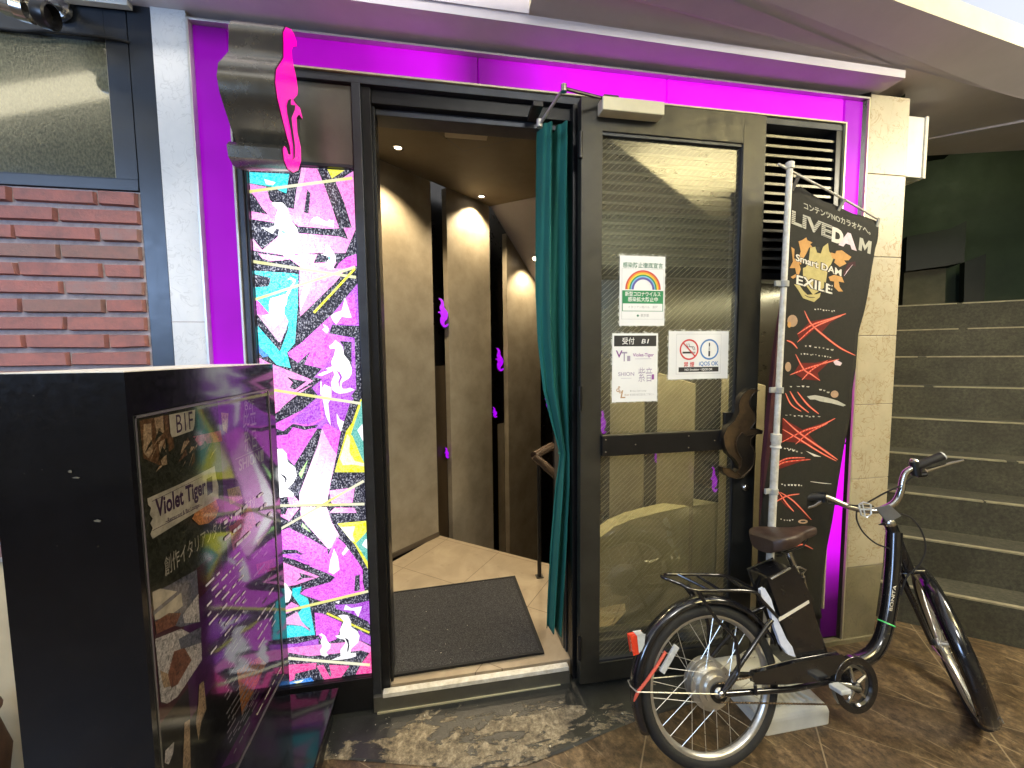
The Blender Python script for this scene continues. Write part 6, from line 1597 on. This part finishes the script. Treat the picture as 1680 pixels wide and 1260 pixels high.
mb = MB(); P = [px(*z2(*q), .015) for q in ((335, 375), (370, 365), (403, 380), (385, 400), (395, 440), (425, 540))]; mb.tube(P, .005, 'chrome', 8); mb.lathe(W(.437, 0, .590), BU, [(.018, 0), (.020, .004), (.020, .022), (.016, .026)], 'black_metal', 14); mb.build('seat_clamp', bk)
# battery
mb = MB(); P = [W(x, .042, z) for x, z in ((.262, .635), (.372, .662), (.430, .535), (.465, .335), (.352, .330), (.300, .480))]
mb.prism(P, BN * -.084, 'bike_black'); bt = mb.build('battery', bk, .005)
mb = MB(); P = [W(x, .052, z) for x, z in ((.255, .640), (.370, .668), (.428, .545), (.292, .500))]; mb.prism(P, BN * -.104, 'bike_black'); mb.build('battery_cap', bt, .006)
mb = MB(); a, b = px(*z2(262, 662), .054), px(*z2(425, 562), .054); u_ = (px(*z2(258, 645), .054) - a) ; mb.hexa([a, b, b - BN * .004, a - BN * .004, a + u_, b + u_ * .9, b + u_ * .9 - BN * .004, a + u_ - BN * .004], 'card_cream'); mb.build('strip', bt)
mb = MB(); a, b = px(*z2(215, 432), .054), px(*z2(320, 372), .054); mb.tube([a, b], .004, 'chrome', 8); mb.tube([px(*z2(130, 372), -.04), px(*z2(215, 428), .04)], .003, 'black_metal', 6); mb.build('latch', bt)
mb = MB(); P = [px(*z2(*q), .048) for q in ((160, 490), (180, 480), (215, 540), (245, 640), (300, 760), (330, 800), (347, 853), (310, 842), (270, 790), (235, 690), (200, 570), (165, 530))]; mb.prism(P, BN * -.012, 'blue_label'); mb.build('tag_strip', bt, .001)
# rear rack
RK = lambda q, n: px(*z6(*q), n)
mb = MB()
tipF, tipC, tipN = RK((212, 520), -.055), RK((205, 530), 0), RK((250, 548), .03)
nr = RK((335, 580), .055); nf_ = RK((540, 583), .055); nl_ = RK((650, 690), .045); ff = RK((445, 526), -.055); fl2 = RK((585, 590), -.045)
mb.tube(catmull([nl_, RK((585, 620), .055), nf_, nr, RK((270, 555), .03), tipC, tipF, RK((290, 519), -.055), ff, RK((520, 560), -.055), fl2], 4, False), .0065, 'bike_black', 10)
mb.tube([nr, RK((350, 590), -.01)], .005, 'bike_black', 8)
mb.tube([RK((335, 524), -.055), RK((430, 583), .05)], .005, 'bike_black', 8)
mb.tube([RK((262, 519), -.04), RK((390, 583), .04)], .005, 'bike_black', 8)
mb.tube([RK((290, 570), -.02), RK((318, 606), -.02)], .005, 'bike_black', 8)
mb.tube([RK((445, 526), -.055), RK((520, 580), .05)], .005, 'bike_black', 8)
mb.tube(catmull([nr, RK((410, 690), .062), RK((470, 750), .066), RK((488, 800), .068), RK((490, 900), .068), RW + BN * .066], 5, False), .0065, 'bike_black', 10)
mb.tube(catmull([RK((300, 560), -.055), RK((372, 690), -.062), RK((378, 800), -.066), RW - BN * .066], 5, False), .0065, 'bike_black', 10)
mb.build('rear_rack', bk)
# chain case, chainring, cranks
BBc = W(.556, .058, .205)
mb = MB()
P = [px(*z2(*q), .066) for q in ((118, 968), (130, 945), (350, 890), (600, 843), (650, 885), (570, 940), (480, 985), (300, 1003), (130, 1003))]
mb.prism(P, BN * -.022, 'bike_black')
vs = []; fs = []; N = 40
prof = [(.098, .010), (.098, -.010), (.074, -.010), (.066, .0), (.074, .010)]
cC = W(.560, .058, .232)
for k in range(N):
    a = 2 * PI * k / N; d = BH * math.cos(a) * .98 + BU * math.sin(a) * 1.0
    vs += [cC + d * r + BN * h for r, h in prof]
for k in range(N):
    for j in range(5): fs.append((k * 5 + j, k * 5 + (j + 1) % 5, ((k + 1) % N) * 5 + (j + 1) % 5, ((k + 1) % N) * 5 + j))
mb.raw(vs, fs, 'bike_black', True)
mb.tube([W(.136, .066, .298), W(.136, .066, .262)], .006, 'bike_black', 8)
mb.build('chain_case', bk, .002)
mb = MB(); 
for k in range(5):
    a = 2 * PI * k / 5 + .4; d = BH * math.cos(a) + BU * math.sin(a); mb.tube([BBc + BN * .004 + BU * .022, BBc + BU * .022 + d * .062], [.010, .006], 'chrome', 8)
mb.lathe(BBc + BU * .022 - BN * .006, BN, [(.066, 0), (.070, .001), (.070, .004), (.060, .004), (.060, 0), (.066, 0)], 'grey_metal', 40); mb.lathe(BBc + BU * .022, BN, [(0, 0), (.018, 0), (.018, .018), (.012, .024), (0, .024)], 'black_metal', 18)
mb.build('chainring', bk)
mb = MB(); c0_ = BBc + BU * .022 + BN * .022; c1_ = c0_ + BH * -.115 + BU * .035
mb.tube([c0_, c1_], [.009, .007], 'grey_metal', 10); ped = mb.build('crank', bk)
mb = MB(); pc_ = c1_ + BN * .03; mb.hexa([pc_ + BH * a + BN * b + BU * c for c in (-.008, .008) for a, b in ((-.022, -.025), (.022, -.025), (.022, .025), (-.022, .025))], 'clear_plastic'); mb.build('pedal', ped, .004)
mb = MB(); c2_ = BBc + BU * .022 - BN * .14; mb.tube([c2_, c2_ + BH * .115 - BU * .035], [.009, .007], 'grey_metal', 10); pc_ = c2_ + BH * .115 - BU * .035 - BN * .045; mb.hexa([pc_ + BH * a + BN * b + BU * c for c in (-.010, .010) for a, b in ((-.035, -.04), (.035, -.04), (.035, .04), (-.035, .04))], 'black_rubber'); mb.build('crank', bk, .002)
mb = MB()
def chain(p, q, n):
    for k in range(n):
        a = p.lerp(q, k / n); b = p.lerp(q, (k + .7) / n); mb.tube([a, b], .0032, 'rust_chain', 6)
simple('rust_chain', (.11, .075, .045), .55, .6, .4, 60)
chain(RW + BN * .056 + BU * -.030, BBc + BU * -.045, 46); chain(RW + BN * .056 + BU * .030, W(.14, .058, .318), 12)
mb.lathe(RW + BN * .052, BN, [(.020, 0), (.034, 0), (.034, .004), (.02, .004), (.02, 0)], 'black_metal', 24); mb.lathe(RW + BN * .056, BN, [(.012, 0), (.012, .012), (.008, .016), (0, .016)], 'chrome', 8)
mb.build('chain', bk)
# lamps and reflectors
p = px(1047, 1062, .0); bkd = (p - RW).normalized()
mb = MB(); P = [px(1036, 1046, .014), px(1057, 1042, .014), px(1056, 1058, .014), px(1047, 1072, .014), px(1040, 1074, .014)]; mb.prism(P, BN * -.028, 'red_plastic'); tl_ = mb.build('rear_reflector', bk, .003)
mb = MB(); P = [px(1046, 1043, .016), px(1058, 1041, .016), px(1056, 1062, .016), px(1049, 1070, .016)]; mb.prism(P, BN * -.032, 'clear_plastic'); mb.build('lens', tl_, .002)
mb = MB(); a, b = px(1109, 1058, .022), px(1084, 1102, .022); d = (b - a).normalized(); s_ = BN.cross(d) * .011; mb.hexa([a - s_, a + s_, b + s_, b - s_, a - s_ + BN * .010, a + s_ + BN * .010, b + s_ + BN * .010, b - s_ + BN * .010], 'clear_plastic'); mb.build('spoke_reflector', bk, .003)
mb = MB(); sp_r = catmull([px(1092, 1069, .030), px(1078, 1092, .032), px(1060, 1118, .032), px(1047, 1135, .030), px(1040, 1151, .026)], 5, False); mb.tube(sp_r, [.0055] * (len(sp_r) - 4) + [.005, .004, .003, .0015], 'red_strap', 8); mb.build('strap', bk)
# lock and kickstand
mb = MB(); k0_ = W(.06, -.05, .26); mb.tube([k0_, Vector((BO.x + .12, -.13, GZ + .008))], .008, 'black_metal', 10); mb.tube([Vector((BO.x + .12, -.13, GZ + .008)), Vector((BO.x + .15, -.10, GZ + .006))], .008, 'black_metal', 10); mb.build('kickstand', bk)

# ------------------------------------------------------------------ the other side of the alley (seen only in reflections)
ob_ = thing('opposite_building', (0, -5.2, GZ), 'building across the alley with a lit soffit, reflected in the shop glass', 'building')
mb = MB(); mb.box(-14, 14, -5.6, -5.2, GZ, 7, 'opposite_wall'); mb.build('wall', ob_)
mb = MB(); q0 = Vector((1.6, -2.2, 3.4)) - EW * 1.2; q1 = Vector((1.6, -2.2, 3.4)) + EW * 3.1
mb.prism([q0, q1, Vector((9, q1.y, 3.4)), Vector((9, -1.0, 3.4)), Vector((q0.x + 1, -1.0, 3.4))], (0, 0, .25), 'fascia'); mb.build('soffit', ob_)
mb = MB(); mb.box(2, 9, q1.y - .2, q1.y, 2.6, 3.4, 'opposite_dark'); mb.build('side_wall', ob_)

pL = Vector((1.6, -2.2, 3.0)) + EW * 1.3 + AW * .35
area('soffit_lamp', pL, pL + Vector((0, 0, 1)) , .9, .12, 130, (1, .9, .62))
